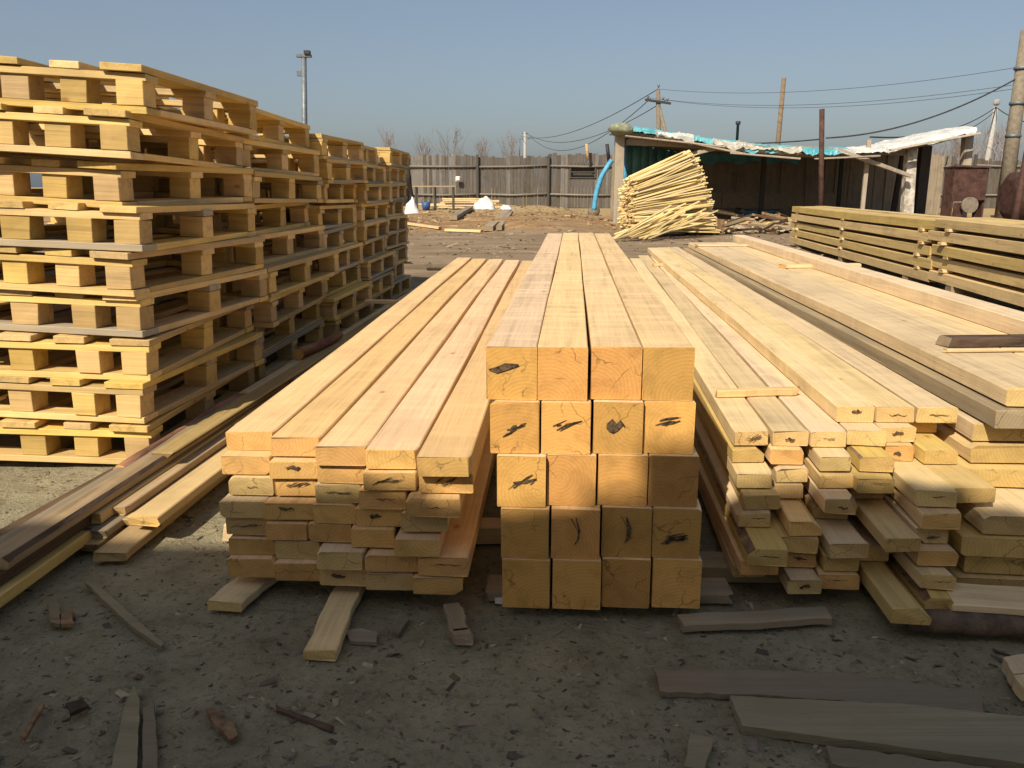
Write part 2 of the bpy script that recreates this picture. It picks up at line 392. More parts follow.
# the road strip is greyer, the bank beyond it brown bark and sawdust, straw coloured near the fence
sx = N(nt, 'SeparateXYZ'); L(nt, v, sx.inputs[0])
yy = math_(nt, 'ADD', sx.outputs[1], math_(nt, 'MULTIPLY', n1, 5.0))
f1 = N(nt, 'MapRange'); L(nt, yy, f1.inputs[0]); f1.inputs[1].default_value = 5.0; f1.inputs[2].default_value = 9.0
road = ramp(nt, noise_t(nt, scaled(nt, v, (.5, 1.6, 1)), 1.2, 8, .72), [(.3, (.14, .098, .062)), (.5, (.235, .172, .11)), (.7, (.33, .255, .17))])
c = mixc(nt, f1.outputs[0], c, road)
f2 = N(nt, 'MapRange'); L(nt, yy, f2.inputs[0]); f2.inputs[1].default_value = 20.0; f2.inputs[2].default_value = 21.5
soil = ramp(nt, noise_t(nt, scaled(nt, v, (.6, 1, 1)), 2.2, 8, .75), [(.3, (.12, .07, .035)), (.48, (.27, .165, .08)), (.62, (.36, .25, .13)), (.75, (.42, .33, .18))])
c = mixc(nt, f2.outputs[0], c, soil)
f3 = N(nt, 'MapRange'); L(nt, yy, f3.inputs[0]); f3.inputs[1].default_value = 28.0; f3.inputs[2].default_value = 33.0
c = mixc(nt, math_(nt, 'MULTIPLY', f3.outputs[0], .7), c, (.38, .29, .15))
L(nt, c, b.inputs['Base Color']); b.inputs['Roughness'].default_value = .95; b.inputs['Specular IOR Level'].default_value = .12
bp = N(nt, 'Bump'); bp.inputs['Strength'].default_value = .8; bp.inputs['Distance'].default_value = .028
L(nt, math_(nt, 'ADD', n2, math_(nt, 'MULTIPLY', n3, .6)), bp.inputs['Height']); L(nt, bp.outputs[0], b.inputs['Normal'])
ground = struct('ground', bm, m)

# wood chips trodden into the dirt
def chips(name, n, region, mats, lo, hi, seed):
    rg = random.Random(seed); bm = bmesh.new()
    for _ in range(n):
        x, y = region(rg); s = rg.uniform(lo, hi) * (2.2 if rg.random() < .06 else 1)
        a = rg.uniform(0, 6.28); rt = Matrix.Rotation(a, 3, 'Z') @ Matrix.Rotation(rg.uniform(-.35, .35), 3, 'X') @ Matrix.Rotation(rg.uniform(-.3, .3), 3, 'Y')
        box(bm, (x, y, gh(x, y) + s * .06), (s * rg.uniform(.15, .5), s, s * rg.uniform(.04, .12)), rt, mi=rg.randrange(len(mats)), jit=s * .09, rg=rg)
    return struct(name, bm, mats, kind='stuff')
def chipmat(nm, c): return plain(nm, mul(c, .7), c, 20, .9)
CH1 = [chipmat('chip_light', (.42, .34, .22)), chipmat('chip_sand', (.30, .25, .16)), chipmat('chip_dark', (.09, .068, .05)), chipmat('chip_brown', (.15, .105, .07)), chipmat('chip_grey', (.25, .20, .15)), chipmat('chip_dirt', (.19, .155, .115)), chipmat('chip_dark2', (.11, .085, .06))]
chips('wood_chips', 10000, lambda r: (lambda y: (r.uniform(-1, 1) * (y * .75 + .2), y))(.75 + 3.3 * r.random() ** 1.3), CH1, .003, .015, 11)
chips('yard_litter', 2600, lambda r: (r.uniform(-5, 14), r.uniform(5, 19)), [chipmat('litter_light', (.36, .28, .19)), CH1[1], CH1[2]], .03, .09, 12)
chips('bank_litter', 2600, lambda r: (r.uniform(-6, 3), r.uniform(19, 38)), [chipmat('litter_straw', (.45, .33, .18)), CH1[1], chipmat('litter_red', (.25, .15, .08))], .03, .12, 13)
chips('shed_litter', 1600, lambda r: (r.uniform(3.5, 13), r.uniform(17.5, 24)), [CH1[1], chipmat('litter_bark', (.20, .12, .07)), CH1[0]], .08, .35, 14)

# ------------------------------------------------------------------ square beams
BW, BHt = .1085, .1165
rows = [(.164, 1.735), (.1725, 1.722), (.186, 1.712), (.196, 1.70), (.199, 1.69)]
mk = {(0, 0): 'bar', (1, 0): 'zig', (1, 1): 'zig', (1, 2): 'blot', (1, 3): 'zig', (2, 0): 'zig', (3, 1): 'tick', (3, 2): 'tick', (3, 3): 'zig'}
rg = random.Random(3)
rown = ['topmost', 'second', 'third', 'fourth', 'lowest']
for r, (xc, yf) in enumerate(rows):
    z = .022 + (4 - r) * (BHt + .0012)
    for c in range(4):
        x = xc + (c - 1.5) * (BW + (.0022 if r < 3 else .003)) + (.003 if c > 1 and r == 0 else 0)
        k = mk.get((r, c)); wd = BW - rg.uniform(.0005, .003)
        bmk = [scrawl(wd, BHt, rg, k)] if k else None
        if k == 'tick' : bmk = [[([(p[0], p[1]) for p in s[0]], s[1]) for s in bmk[0]]]
        name = {'bar': 'with one black bar', 'zig': 'with black scrawl', 'blot': 'with a black blot', 'tick': 'with a black tick', None: 'unmarked'}[k]
        put_board('square_beam', (x, yf + rg.uniform(-.006, .006), z), R(4.2) + rg.uniform(-.002, .002), 4.5 + rg.uniform(-.05, .05), wd, BHt, SET_BEAM,
                  f'square beam {name}, {ORD[c]} from the left in the {rown[r]} row of beams', 'beam', 'square beams in the middle stack', rg,
                  marks=bmk, wane=.02 if (r, c) in ((1, 0), (3, 3), (0, 2)) else 0, cut=.0015, chamfer=.0022, wob=.0012, bow=rg.uniform(-.0004, .0004), wane_mat=0)
for i, (y, nm) in enumerate(((1.82, 'nearest to the front'), (3.9, 'halfway along'), (5.9, 'at the far end'))):
    put_board('bearer_board', (-.06 + .07 * (y - 1.7), y, -.004), R(92), .56, .09, .025, SET_GREY, f'flat bearer board under the square beams, {nm}', 'bearer', 'bearers under the square beams', cut=.01)

# ------------------------------------------------------------------ flat boards left of the beams
rg = random.Random(5)
LW, LT = .1085, .0455
rz = ['topmost', 'second', 'third', 'fourth', 'fifth', 'sixth', 'lowest']
for r in range(7):
    z = .045 + (6 - r) * (LT + .0012); run = -.680 + rg.uniform(-.008, .012)
    for c in range(5):
        base = G(228 + 10, 445, .34)
        if r == 0:
            x = -.628 + c * (LW + .011); y = 1.905 - c * .048 + (0, .0, -.02, .005, .0)[c]; ww = LW + .006
            yaw = R(2.6 + .18 * c)
        else:
            ww = LW + rg.uniform(-.010, .012); x = run + ww / 2; run += ww + rg.uniform(.0005, .004); y = 1.87 - c * .03 - .010 * r + rg.choice((-.018, 0, 0, .02, .01)); yaw = R(2.9)
            if r == 6: y = 1.80 - c * .022
        k = None
        if r in (1, 2): k = rg.choice(('blot', 'line', 'zig', None)) if (r, c) != (1, 1) else 'blot'
        elif rg.random() < .14: k = rg.choice(('line', 'zig', 'blot'))
        mt = SET_PINE if r < 2 or rg.random() < .6 else SET_PALE
        put_board('flat_board', (x, y, z), yaw, 5.0 + rg.uniform(-.08, .08), ww, LT - (rg.uniform(0, .006) if r else 0), mt,
                  f'flat board, {ORD[c]} from the left in the {rz[r]} row left of the square beams', 'board', 'flat boards in the stack beside the square beams', rg,
                  marks=[scrawl(ww, LT, rg, k)] if k else None, wane=.026 if rg.random() < .45 and r else (.008 if r == 0 else 0), wane_mat=0, cut=.003, bow=rg.uniform(0, .0008))
for (u0, v0, ln, yaw, ww, lab) in ((319, 655, .42, 1.5, .066, 'light plank end poking out under the flat board stack towards the camera'), (224, 606, .3, 14, .085, 'short plank under the near corner of the flat board stack'), (462, 640, .14, -12, .04, 'small brown scrap of board beside the flat board stack')):
    p = G(u0, v0, .012); put_board('loose_plank', (p.x, p.y, .0), R(yaw), ln, ww, .022, SET_GREY if ww < .06 else SET_PALE, lab, 'plank', cut=.006)
for (y, nm) in ((2.15, 'nearest'), (4.0, 'middle'), (6.3, 'farthest')):
    put_board('bearer_beam', (-.79 + .05 * (y - 2), y, -.006), R(91.5), .85, .07, .05, SET_PALE if y < 3 else SET_GREY, f'{nm} bearer beam across the ground under the flat board stack', 'bearer', 'bearers under the flat board stack', cut=.01)
for (u, v, zz, ln, lab) in ((365, 300, .27, .33, 'pale stick poking out sideways from the flat board stack, the nearer one'), (427, 268, .27, .12, 'pale stick poking out sideways at the far end of the flat board stack')):
    p = G(u, v, zz); put_board('spacer_stick', (p.x, p.y, zz - .02), R(95), ln, .05, .022, SET_PALE, lab, 'stick')

# ------------------------------------------------------------------ mixed stack right of the beams
rg = random.Random(21)
TW, TT = .088, .0385
n_rows = 8
ran = ['topmost', 'second', 'third', 'fourth', 'fifth', 'sixth', 'seventh', 'lowest']
GA = 'uneven boards in the jumbled stack beside the square beams'
for r in range(n_rows):
    z = .030 + (n_rows - 1 - r) * (TT + .0015)
    for c in range(6 if r < 3 else 5):
        x = .60 + c * (TW + .006) - .004 * r; y = 1.985 - .034 * r
        yaw = R(5.0); ln = 5.4; k = None; sl = SET_PALE; wn = 0; ww = TW
        if r == 0:
            y = (1.985, 1.985, 1.975, 1.985, 2.02, 2.10)[c]; k = ('zig', 'blot', 'line', None, 'blot', None)[c]
            if c == 5: sl = SET_PINE
        else:
            if rg.random() < .03 and 0 < c < 4: continue
            y += rg.choice((-.14, -.09, -.05, -.02, 0, .02, .05, .08)) * (1 if r > 1 else .5)
            yaw += R(rg.uniform(-1.0, 1.0)); x += rg.uniform(-.006, .006)
            k = rg.choice((None, None, None, None, 'line', 'blot')); wn = rg.choice((0, 0, .014, .028, .034)); ww = TW + rg.uniform(-.014, .004)
            sl = rg.choice((SET_PALE, SET_GREEN, SET_PALE, SET_PINE))
        if r == 2 and c == 5: y = 1.80; yaw = R(2.0); ww = .1
        o = put_board('rough_board', (x, y, z), yaw, ln + rg.uniform(-.3, .1), ww, TT - (rg.uniform(0, .005) if r else 0), sl,
                  f'rough board, {ORD[c]} from the left in the {ran[r]} layer of the jumbled stack', 'board', GA, rg,
                  marks=[scrawl(ww, TT, rg, k)] if k else None, wane=wn, wane_mat=rg.choice((0, 0, 3)), cut=.004, skew=rg.uniform(-.12, .12), bow=rg.uniform(-.001, .001), roll=rg.uniform(-.012, .012) if r else 0)
zt = .030 + n_rows * (TT + .0015)
for c in range(3):
    put_board('raised_board', (.885 + c * .101, 2.06 - .004 * c, zt), R(4.2), 5.75 + (.0, .05, .1)[c], .097, .042, SET_PALE,
              f'{ORD[c]} from the left of three pale boards raised on top of the jumbled stack', 'board', 'three raised pale boards', rg,
              marks=[scrawl(.097, .042, rg, ('blot', 'line', 'line')[c])], cut=.002)
p = G(716, 392, zt + .012)
put_board('spacer_stick', (p.x, p.y - .01, zt), R(83), .24, .026, .022, SET_PINE, 'orange brown spacer stick laid across the front of the jumbled stack', 'stick', cut=.006)
p = G(636, 262, zt); put_board('spacer_stick', (p.x + .08, p.y - .35, zt), R(80), .22, .05, .02, SET_PINE, 'orange stick lying across the far end of the jumbled stack', 'stick')
for (y, nm) in ((1.93, 'nearest'), (4.2, 'middle'), (6.6, 'farthest')):
    put_board('bearer_beam', (.48 + .09 * (y - 2), y, -.012), R(92), .68, .09, .042, SET_GREY, f'{nm} grey bearer across the ground under the jumbled stack', 'bearer', 'bearers under the jumbled stack', cut=.01)
p = G(735, 622, .01); put_board('loose_plank', (p.x - .12, p.y - .0, -.004), R(84), .34, .05, .02, SET_GREY, 'grey plank lying in front of the jumbled stack beside the square beams', 'plank', cut=.006)

# ------------------------------------------------------------------ wide plank stack at the right
rg = random.Random(9)
nl = [(1011, 389), (997, 411), (975, 424), (973, 446), (967, 470), (987, 517), (966, 540), (969, 557), (960, 580)]
rn9 = ['topmost', 'second', 'third', 'fourth', 'fifth', 'sixth', 'seventh', 'eighth', 'lowest']
for k, (u, v) in enumerate(nl):
    zt2 = .466 - .0505 * k; q = G(u, v, zt2); th = .0455
    sl = SET_GREY if k in (1, ) else (SET_PALE if k in (0, 2, 5) else SET_GREEN)
    w1 = .24 if k == 0 else .27; yaw = R(3.7) + rg.uniform(-.006, .006)
    put_board('wide_plank', (q.x + w1 / 2, q.y, zt2 - th), yaw, 5.5 + rg.uniform(-.1, .1) - (.3 if k > 2 else 0), w1, th, sl,
              f'{"weathered grey" if k == 1 else "wide"} plank, left side of the {rn9[k]} layer in the wide plank stack', 'plank', 'wide planks in the stack at the right', rg, wane=(.012, .02, .0, .02, .0, .03, .02, .02, .0)[k], wane_mat=0, skew=rg.uniform(-.06, .06), cut=.003)
    if k == 0:
        put_board('wide_plank', (q.x + .242 + .085, q.y + .02, zt2 - th), yaw, 5.45, .16, th, SET_PALE, 'narrower plank second from the left on top of the wide plank stack', 'plank', 'wide planks in the stack at the right', rg)
        put_board('wide_plank', (q.x + .407 + .10, q.y + .0, zt2 - th), yaw, 5.4, .19, th, SET_PALE, 'plank under the raised beam on top of the wide plank stack', 'plank', 'wide planks in the stack at the right', rg)
    elif k < 5:
        put_board('wide_plank', (1.20 + .275 + .16, q.y + .02, zt2 - th), yaw, 5.3, .31, th, SET_GREEN, f'plank on the right side of the {rn9[k]} layer of the wide plank stack', 'plank', 'wide planks in the stack at the right', rg)
zb = .467
q = G(1024, 346, zb)
put_board('raised_beam', (q.x + .06, q.y - .7, zb), R(4.0), 5.75, .105, .058, SET_PALE, 'long pale beam raised along the far side of the wide plank stack', 'beam', None, rg, cut=.004, wane=.008, wane_mat=0)
q = G(782, 268, zb); put_board('spacer_stick', (q.x, q.y, zb + .001), R(82), .50, .07, .02, SET_PINE, 'short yellow stick lying on the wide plank stack', 'stick', None, rg, skew=.2)
q = G(696, 246, zb); put_board('spacer_stick', (q.x, q.y, zb + .001), R(88), .42, .13, .012, SET_PALE, 'thin flat offcut at the far end of the wide plank stack', 'offcut', None, rg)
# bark covered slab on the stack
q = G(948, 348, zb)
bm = board_bm(.7, .065, .028, rg, cut=.01, wane=.0)
o = mesh_obj('bark_slab', bm, [M['bark'], M['grey_end'], M['mark'], M['bark']], loc=(q.x, q.y + .03, zb + .001), rot=(0, 0, -R(86))); prop(o, 'narrow slab with rough dark bark lying on the wide plank stack', 'slab')
q = G(950, 352, zb); put_board('slat', (q.x - .02, q.y - .01, zb + .001), R(86), .7, .018, .01, SET_PALE, 'thin pale slat lying in front of the bark slab', 'slat', None, rg)
# sleepers below
bm = bmesh.new(); q = G(916, 628, .03)
tube(bm, [(0, 0, 0), (.15, -.01, .002), (.35, -.03, 0), (.8, -.06, 0)], [.024, .030, .030, .032], 12, jit=.1)
o = mesh_obj('sleeper_log', bm, M['darkslab'], loc=(q.x, q.y + .05, .018)); prop(o, 'dark weathered log on the ground under the wide plank stack', 'log')
q = G(955, 607, .05); put_board('loose_plank', (q.x, q.y + .04, .048), R(100), .6, .11, .018, SET_PALE, 'pale plank lying on the log under the wide plank stack', 'plank', None, rg, cut=.008)
for (y, nm) in ((4.2, 'middle'), (6.8, 'farthest')):
    put_board('bearer_beam', (1.24 + .06 * (y - 2), y, -.01), R(92), .62, .09, .055, SET_GREY, f'{nm} bearer under the wide plank stack', 'bearer', 'bearers under the wide plank stack')

# ------------------------------------------------------------------ spaced stack behind, two in a line
rg = random.Random(31)
yawC = R(5.8); dC = Vector((math.sin(yawC), math.cos(yawC), 0)); nC = Vector((math.cos(yawC), -math.sin(yawC), 0))
def spaced(near, ln, ztop, nm, seedmat, zoff=0):
    for k in range(5):
        zt_ = ztop - .124 * k; th = .096
        ncol = 3 if k == 0 else 2
        off = rg.uniform(-.05, .05) if k else 0
        for c in range(ncol):
            wv_ = .17
            p = near + nC * (wv_ / 2 + c * (wv_ + .006) + off * .4) + dC * (rg.uniform(-.08, .08))
            put_board('thick_board', (p.x, p.y, zt_ - th), yawC + rg.uniform(-.004, .004), ln + rg.uniform(-.1, .1), wv_, th - rg.uniform(0, .012), SET_OLIVE,
                      f'thick board, {ORD[c]} from the left in the {rown[k]} layer of the {nm} spaced stack', 'board', f'thick boards in the {nm} spaced stack', rg, bow=rg.uniform(-.01, .004), wob=.003, wane=.015, wane_mat=0)
        if k < 4:
            for j, f in enumerate((.05, .5, .93)):
                p = near + dC * (ln * f + rg.uniform(-.06, .06)) - nC * (.015 - off * .4)
                put_board('spacer_stick', (p.x, p.y, zt_ - th - .0275), yawC + R(90), .56, .10, .027, SET_PALE,
                          f'spacer stick at the {("near end","middle","far end")[j]} under the {rown[k]} layer of the {nm} spaced stack', 'stick', f'spacer sticks in the {nm} spaced stack', rg)
    for j, f in enumerate((.1, .5, .9)):
        p = near + dC * (ln * f); put_board('bearer_beam', (p.x, p.y, -.03), yawC + R(90), .56, .14, ztop - .124 * 4 - .096 + .029, SET_GREY, f'bearer at the {("near end","middle","far end")[j]} under the {nm} spaced stack', 'bearer', f'bearers under the {nm} spaced stack', rg)
spaced(Vector((4.02, 8.05, 0)), 6.0, .640, 'farther', 0)
spaced(Vector((3.42, 2.35, 0)), 5.75, .668, 'nearer', 0)

# ------------------------------------------------------------------ pallets
def copy_tree(o, parent=None):
    c = o.copy(); COL.objects.link(c)
    if parent: c.parent = parent
    for ch in list(o.children): copy_tree(ch, c)
    return c
def make_pallet(lx, ly, h, seed):
    """x = across, y = along; deck boards run along y"""
    rg = random.Random(seed); s = h / .144
    root = empty('wooden_pallet')
    tb = .022 * s; blk = h - 3 * tb
    def bd(name, c, sz, mat, ax):
        if rg.random() < .16 and name != 'block': mat = M['pallet_old'] if mat is M['pallet'] else M['pallet_old_x']
        b = bmesh.new(); box(b, (0, 0, 0), sz, None, 0, .0015, jit=.002, rg=rg)
        o = mesh_obj(name, b, mat, root, loc=c, rot=(rg.uniform(-.004, .004), rg.uniform(-.006, .006), rg.uniform(-.012, .012))); return o
    n = 5; ws = [.13, .10, .13, .10, .13]
    for i in range(n):
        x = -lx / 2 + ws[0] / 2 + i * (lx - ws[0]) / (n - 1) + (rg.uniform(-.012, .012) if 0 < i < n - 1 else 0)
        bd('deck_board', (x, rg.uniform(-.006, .006), h - tb / 2), (ws[i] * rg.uniform(.9, 1.05), ly + rg.uniform(-.01, .012), tb), M['pallet'], 1)
    for y in (-ly / 2 + .05, 0, ly / 2 - .05):
        bd('cross_board', (0, y, h - tb * 1.5 - .0006), (lx + rg.uniform(-.008, .008), .095, tb), M['pallet_x'], 0)
        for x in (-lx / 2 + .05, rg.uniform(-.04, .04), lx / 2 - .05):
            bd('block', (x + rg.uniform(-.004, .004), y + rg.uniform(-.004, .008) * (1 if y < 0 else -1), tb + blk / 2), (.09 * rg.uniform(.85, 1.1), .09 * rg.uniform(.85, 1.05), blk - .001), M['pallet_block'], 0)
        if y:
            for x in (-lx / 2 + rg.uniform(.17, .24), lx / 2 - rg.uniform(.17, .24)):
                bd('block', (x, y + rg.uniform(-.006, .01) * (1 if y < 0 else -1), tb + blk / 2), (.085 * rg.uniform(.8, 1.1), .09, blk - .001), M['pallet_block'], 0)
    for y in (-ly / 2 + .055, ly / 2 - .055):
        bd('bottom_board', (0, y, tb / 2), (lx + rg.uniform(-.006, .01), .10, tb - .001), M['pallet_x'], 0)
    for x in (-lx / 2 + .05, 0, lx / 2 - .05):
        bd('bottom_board', (x, 0, tb / 2), (.095, ly - .225, tb - .001), M['pallet'], 1)
    return root
rg = random.Random(17)
protoA = [make_pallet(.9, 1.09, .144, s) for s in (1, 2, 3)]
protoB = [make_pallet(1.15, .90, .138, s) for s in (4, 5, 6)]
used = set()
stacks = [(cx_, cy_, pr_, h_, ly_, lx_, nm_) for cx_, cy_, pr_, h_, ly_, lx_, nm_ in (  # right side near corner (x,y), prototypes, pallet height
    (-1.225, 2.71, protoA, .144, 1.09, .9, 'nearest'), (-1.163, 3.84, protoA, .1415, 1.09, .9, 'second nearest'),
    (-1.103, 4.97, protoB, .1355, .90, 1.15, 'third'), (-1.053, 5.91, protoB, .1355, .90, 1.15, 'fourth'), (-1.003, 6.85, protoB, .1365, .90, 1.15, 'farthest'))]
yawP = R(3.4)
for si, (cx, cy, protos, h, ly, lx, nm) in enumerate(stacks):
    for k in range(9):
        pr = rg.choice(protos)
        o = pr if id(pr) not in used else copy_tree(pr); used.add(id(pr))
        jx = rg.uniform(-.042, .042); jy = rg.uniform(-.03, .03)
        if si == 0: jx = (0, -.01, .0, -.01, .0, .03, -.035, .02, .085)[k] + rg.uniform(-.01, .01)
        yw = yawP + R(rg.uniform(-3, 3)) * (1 if si < 2 else .8)
        c = Vector((-lx / 2 + jx, ly / 2 + jy, 0)); rot = Matrix.Rotation(-yw, 3, 'Z')
        pos = Vector((cx, cy, .012 + k * h)) + rot @ c
        lean = R(1.2 + .25 * k) if si == 0 else R(rg.uniform(.2, 1.0))
        # a leaning stack keeps its right edge at height: raise the centre
        pos.z += math.sin(lean) * lx / 2 * .9
        o.location = pos; o.rotation_euler = (R(rg.uniform(-.8, .8)) - (R(.4) if si < 2 else 0), lean, -yw)
        if rg.random() < .3 and si: o.rotation_euler = (o.rotation_euler[0], lean, -yw + math.pi)
        lev = ['lowest', 'second from the bottom', 'third from the bottom', 'fourth from the bottom', 'fifth from the bottom', 'fourth from the top', 'third from the top', 'second from the top', 'topmost'][k]
        prop(o, f'wooden pallet, {lev} in the {nm} of the five pallet stacks', 'pallet', f'pallets in the {nm} stack')

# ------------------------------------------------------------------ rough boards and slabs lying along the pallets
rg = random.Random(41)
def long_board(x, y, z, ln, w_, t_, sl, lab, yaw=4.4, nm='rough_plank', **kw):
    put_board(nm, (x, y, z), R(yaw), ln, w_, t_, sl, lab, 'plank', None, rg, cut=.008, **kw)
long_board(-1.035, 1.97, .004, 5.2, .085, .024, SET_BROWN, 'lower yellowish plank at the near right corner of the heap beside the pallets', 4.6)
long_board(-.995, 2.09, .052, 5.4, .085, .026, SET_GREEN, 'pale plank lying on top at the right edge of the heap beside the pallets', 5.4)
long_board(-1.02, 2.14, .029, 5.2, .11, .022, SET_BROWN, 'plank in the middle layer of the heap beside the pallets', 4.9)
long_board(-1.125, 2.03, .004, 5.2, .08, .022, SET_BROWN, 'thin plank end at the bottom of the heap beside the pallets', 4.2)
long_board(-1.115, 2.06, .028, 5.2, .075, .022, SET_GREY, 'grey plank second from the bottom of the heap beside the pallets', 4.4)
long_board(-1.09, 2.16, .052, 5.0, .035, .024, SET_BROWN, 'narrow orange stick on top of the heap beside the pallets', 5.2)
long_board(-1.145, 2.10, .052, 5.2, .06, .03, SET_GREEN, 'narrow pale plank standing high in the heap beside the pallets', 5.0)
long_board(-1.215, 1.15, .020, 5.6, .06, .03, SET_GREEN, 'yellow plank running out of the picture under the dark bark edged plank', 3.9)
long_board(-1.255, 1.10, .052, 5.9, .085, .036, [M['darkslab'], M['grey_end'], M['mark'], M['bark']], 'dark plank with bark edge running out of the picture', 4.3, wane=.05, nm='bark_edged_plank', seg=30)
long_board(-1.30, 1.6, .020, 3.2, .035, .03, SET_PINE, 'thin yellow strip behind the dark bark edged plank', 5.4)
long_board(-1.42, 1.25, .012, 3.2, .10, .04, SET_GREY, 'grey slab with wavy edge nearest the pallets', 6.6, wane=.05, seg=24, crook=.02)
long_board(-1.06, 3.6, .07, 4.0, .10, .03, SET_GREY, 'grey plank on top of the far part of the heap', 5.0)
long_board(-1.06, 3.3, .085, 4.2, .08, .03, SET_BROWN, 'yellowish plank on top of the far part of the heap', 4.6)
long_board(-.95, 3.6, .078, 3.6, .12, .03, SET_GREY, 'wide brown grey plank between the heap and the flat board stack', 4.4)
long_board(-.84, 3.2, .012, 4.0, .12, .03, SET_GREY, 'low brown plank lying against the flat board stack', 3.4)
long_board(-.975, 2.9, .079, 4.2, .07, .024, SET_BROWN, 'olive plank on the right edge of the heap, over the pale one', 5.6)
long_board(-1.14, 2.7, .045, 4.6, .09, .03, SET_BROWN, 'orange brown plank in the middle of the heap beside the pallets', 4.6)
long_board(-1.09, 3.3, .09, 4.0, .06, .03, SET_PALE, 'pale narrow plank high on the heap against the pallets', 4.8)
long_board(-1.13, 2.6, .079, 4.4, .05, .02, SET_GREY, 'thin grey strip on the heap beside the pallets', 5.0)
long_board(-.90, 2.75, .030, 4.0, .08, .03, SET_BROWN, 'yellow brown plank between the heap and the flat board stack', 4.8)
long_board(-1.19, 1.75, .088, 5.0, .07, .028, SET_BROWN, 'brown plank on top of the heap beside the dark bark edged plank', 5.0, wane=.03)
long_board(-1.27, 1.45, .086, 4.4, .05, .024, SET_GREY, 'grey strip lying on the back of the dark bark edged plank', 5.6)
long_board(-1.36, 1.5, .052, 3.4, .07, .026, [M['darkslab'], M['grey_end'], M['mark'], M['bark']], 'dark slab resting on the wavy grey slab', 6.8, wane=.04, seg=26, crook=.02)
long_board(-1.10, 2.5, .10, 4.6, .07, .026, SET_BROWN, 'brown plank topmost in the middle of the heap', 4.8, wane=.03)
def logs(name, p0, ln, r, yaw, mat, emat, lab, seed, tilt=0):
    rr = random.Random(seed); bm = bmesh.new(); n = 12
    pts = [(.006 * math.sin(i * .4 + seed), ln * i / n, .002 * math.sin(i * 1.3)) for i in range(n + 1)]
    tube(bm, pts, [r * (1 - .25 * i / n) * rr.uniform(.97, 1.03) for i in range(n + 1)], 12, jit=.03)
    for f in bm.faces:
        if len(f.verts) > 4: f.material_index = 1
    o = mesh_obj(name, bm, [mat, emat], loc=p0, rot=(tilt, 0, -yaw)); prop(o, lab, 'log')
logs('bark_log', (-1.20, 2.40, .095), 1.5, .022, R(4.6), M['redbark'], M['pine_end'], 'reddish bark covered pole lying on the heap against the pallets', 2)
logs('bark_log', (-1.03, 3.95, .15), .55, .027, R(9), M['redbark'], M['pine_end'], 'peeled brown pole with yellow sawn end on the far part of the heap', 5)
logs('bark_log', (-1.13, 2.95, .06), 3.6, .026, R(3.6), M['bark'], M['pine_end'], 'dark bark covered pole lying along the foot of the pallets', 8)

# ------------------------------------------------------------------ loose pieces in the foreground
rg = random.Random(51)
def flat_piece(name, pts, z, th, mat, lab, cat, bend=.0015, tilt=0):
    """a flat piece given by its ground outline"""
    bm = bmesh.new(); top = []; bot = []
    P = []
    for i in range(len(pts)):
        a = Vector(pts[i]); b_ = Vector(pts[(i + 1) % len(pts)]); n = max(1, int((b_ - a).length / .018))
        for k in range(n):
            q = a.lerp(b_, k / n); d = (b_ - a).normalized(); j = rg.uniform(-bend, bend)
            P.append(Vector((q.x - d.y * j, q.y + d.x * j)))
    c = sum(P, Vector((0, 0))) / len(P)
    for p in P:
        top.append(bm.verts.new((p.x - c.x, p.y - c.y, th))); bot.append(bm.verts.new((p.x - c.x, p.y - c.y, -.004)))
    bm.faces.new(top); bm.faces.new(bot[::-1])
    for i in range(len(P)):
        bm.faces.new((bot[i], bot[(i + 1) % len(P)], top[(i + 1) % len(P)], top[i]))
    bmesh.ops.recalc_face_normals(bm, faces=bm.faces[:])
    bmesh.ops.triangulate(bm, faces=[f for f in bm.faces if len(f.verts) > 4])
    o = mesh_obj(name, bm, mat, loc=(c.x, c.y, z)); prop(o, lab, cat); return o
def gp(l): return [tuple(G(u, v, .01).xy) for u, v in l]
M['dirty'] = wood('dirty_plank', (.28, .23, .145), grain=.5, var=.1, axis=0, dirt=.8, knots=False, bump=.8, weather=(.21, .175, .11))
M['dirty2'] = wood('buried_plank', (.22, .17, .105), grain=.5, var=.1, axis=0, dirt=.8, knots=False, bump=.8, weather=(.18, .145, .09))
flat_piece('dirty_plank', gp([(730, 697), (742, 727), (800, 735), (900, 748), (1060, 770), (1060, 722), (900, 705)]), .0, .013, M['dirty'], 'wide dirty plank trodden into the dirt at the lower right', 'plank')
flat_piece('buried_plank', gp([(656, 668), (660, 690), (760, 693), (860, 700), (985, 712), (980, 690), (850, 672), (740, 668)]), -.001, .007, M['dirty2'], 'thin brown plank half buried just behind the wide dirty plank', 'plank', .003)
flat_piece('dirty_plank', gp([(826, 745), (832, 764), (1040, 800), (1040, 775), (900, 755)]), .0, .01, M['dirty2'], 'dark plank edge in front of the wide dirty plank', 'plank', .003)
flat_piece('wood_block', gp([(690, 734), (684, 768), (705, 772), (713, 740)]), 0, .014, M['dirty'], 'small square offcut in the dirt before the wide dirty plank', 'offcut', .002)
flat_piece('wood_offcut', gp([(1003, 664), (1012, 680), (1040, 678), (1030, 660)]), 0, .025, M['pale'], 'pale offcut in the dirt at the right edge, behind its twin', 'offcut', .002)
flat_piece('wood_offcut', gp([(1012, 682), (1022, 694), (1050, 690), (1040, 680)]), 0, .025, M['pale'], 'pale offcut in the dirt at the right edge, in front of its twin', 'offcut', .002)
flat_piece('slat', gp([(110, 770), (124, 706), (134, 684), (140, 700), (136, 770)]), 0, .008, M['dirty'], 'pointed slat in the dirt at the lower left, the longer of two', 'slat', .0012)
flat_piece('slat', gp([(142, 770), (143, 706), (154, 700), (158, 770)]), 0, .006, M['dirty2'], 'short dark slat beside the pointed slat at the lower left', 'slat', .0012)
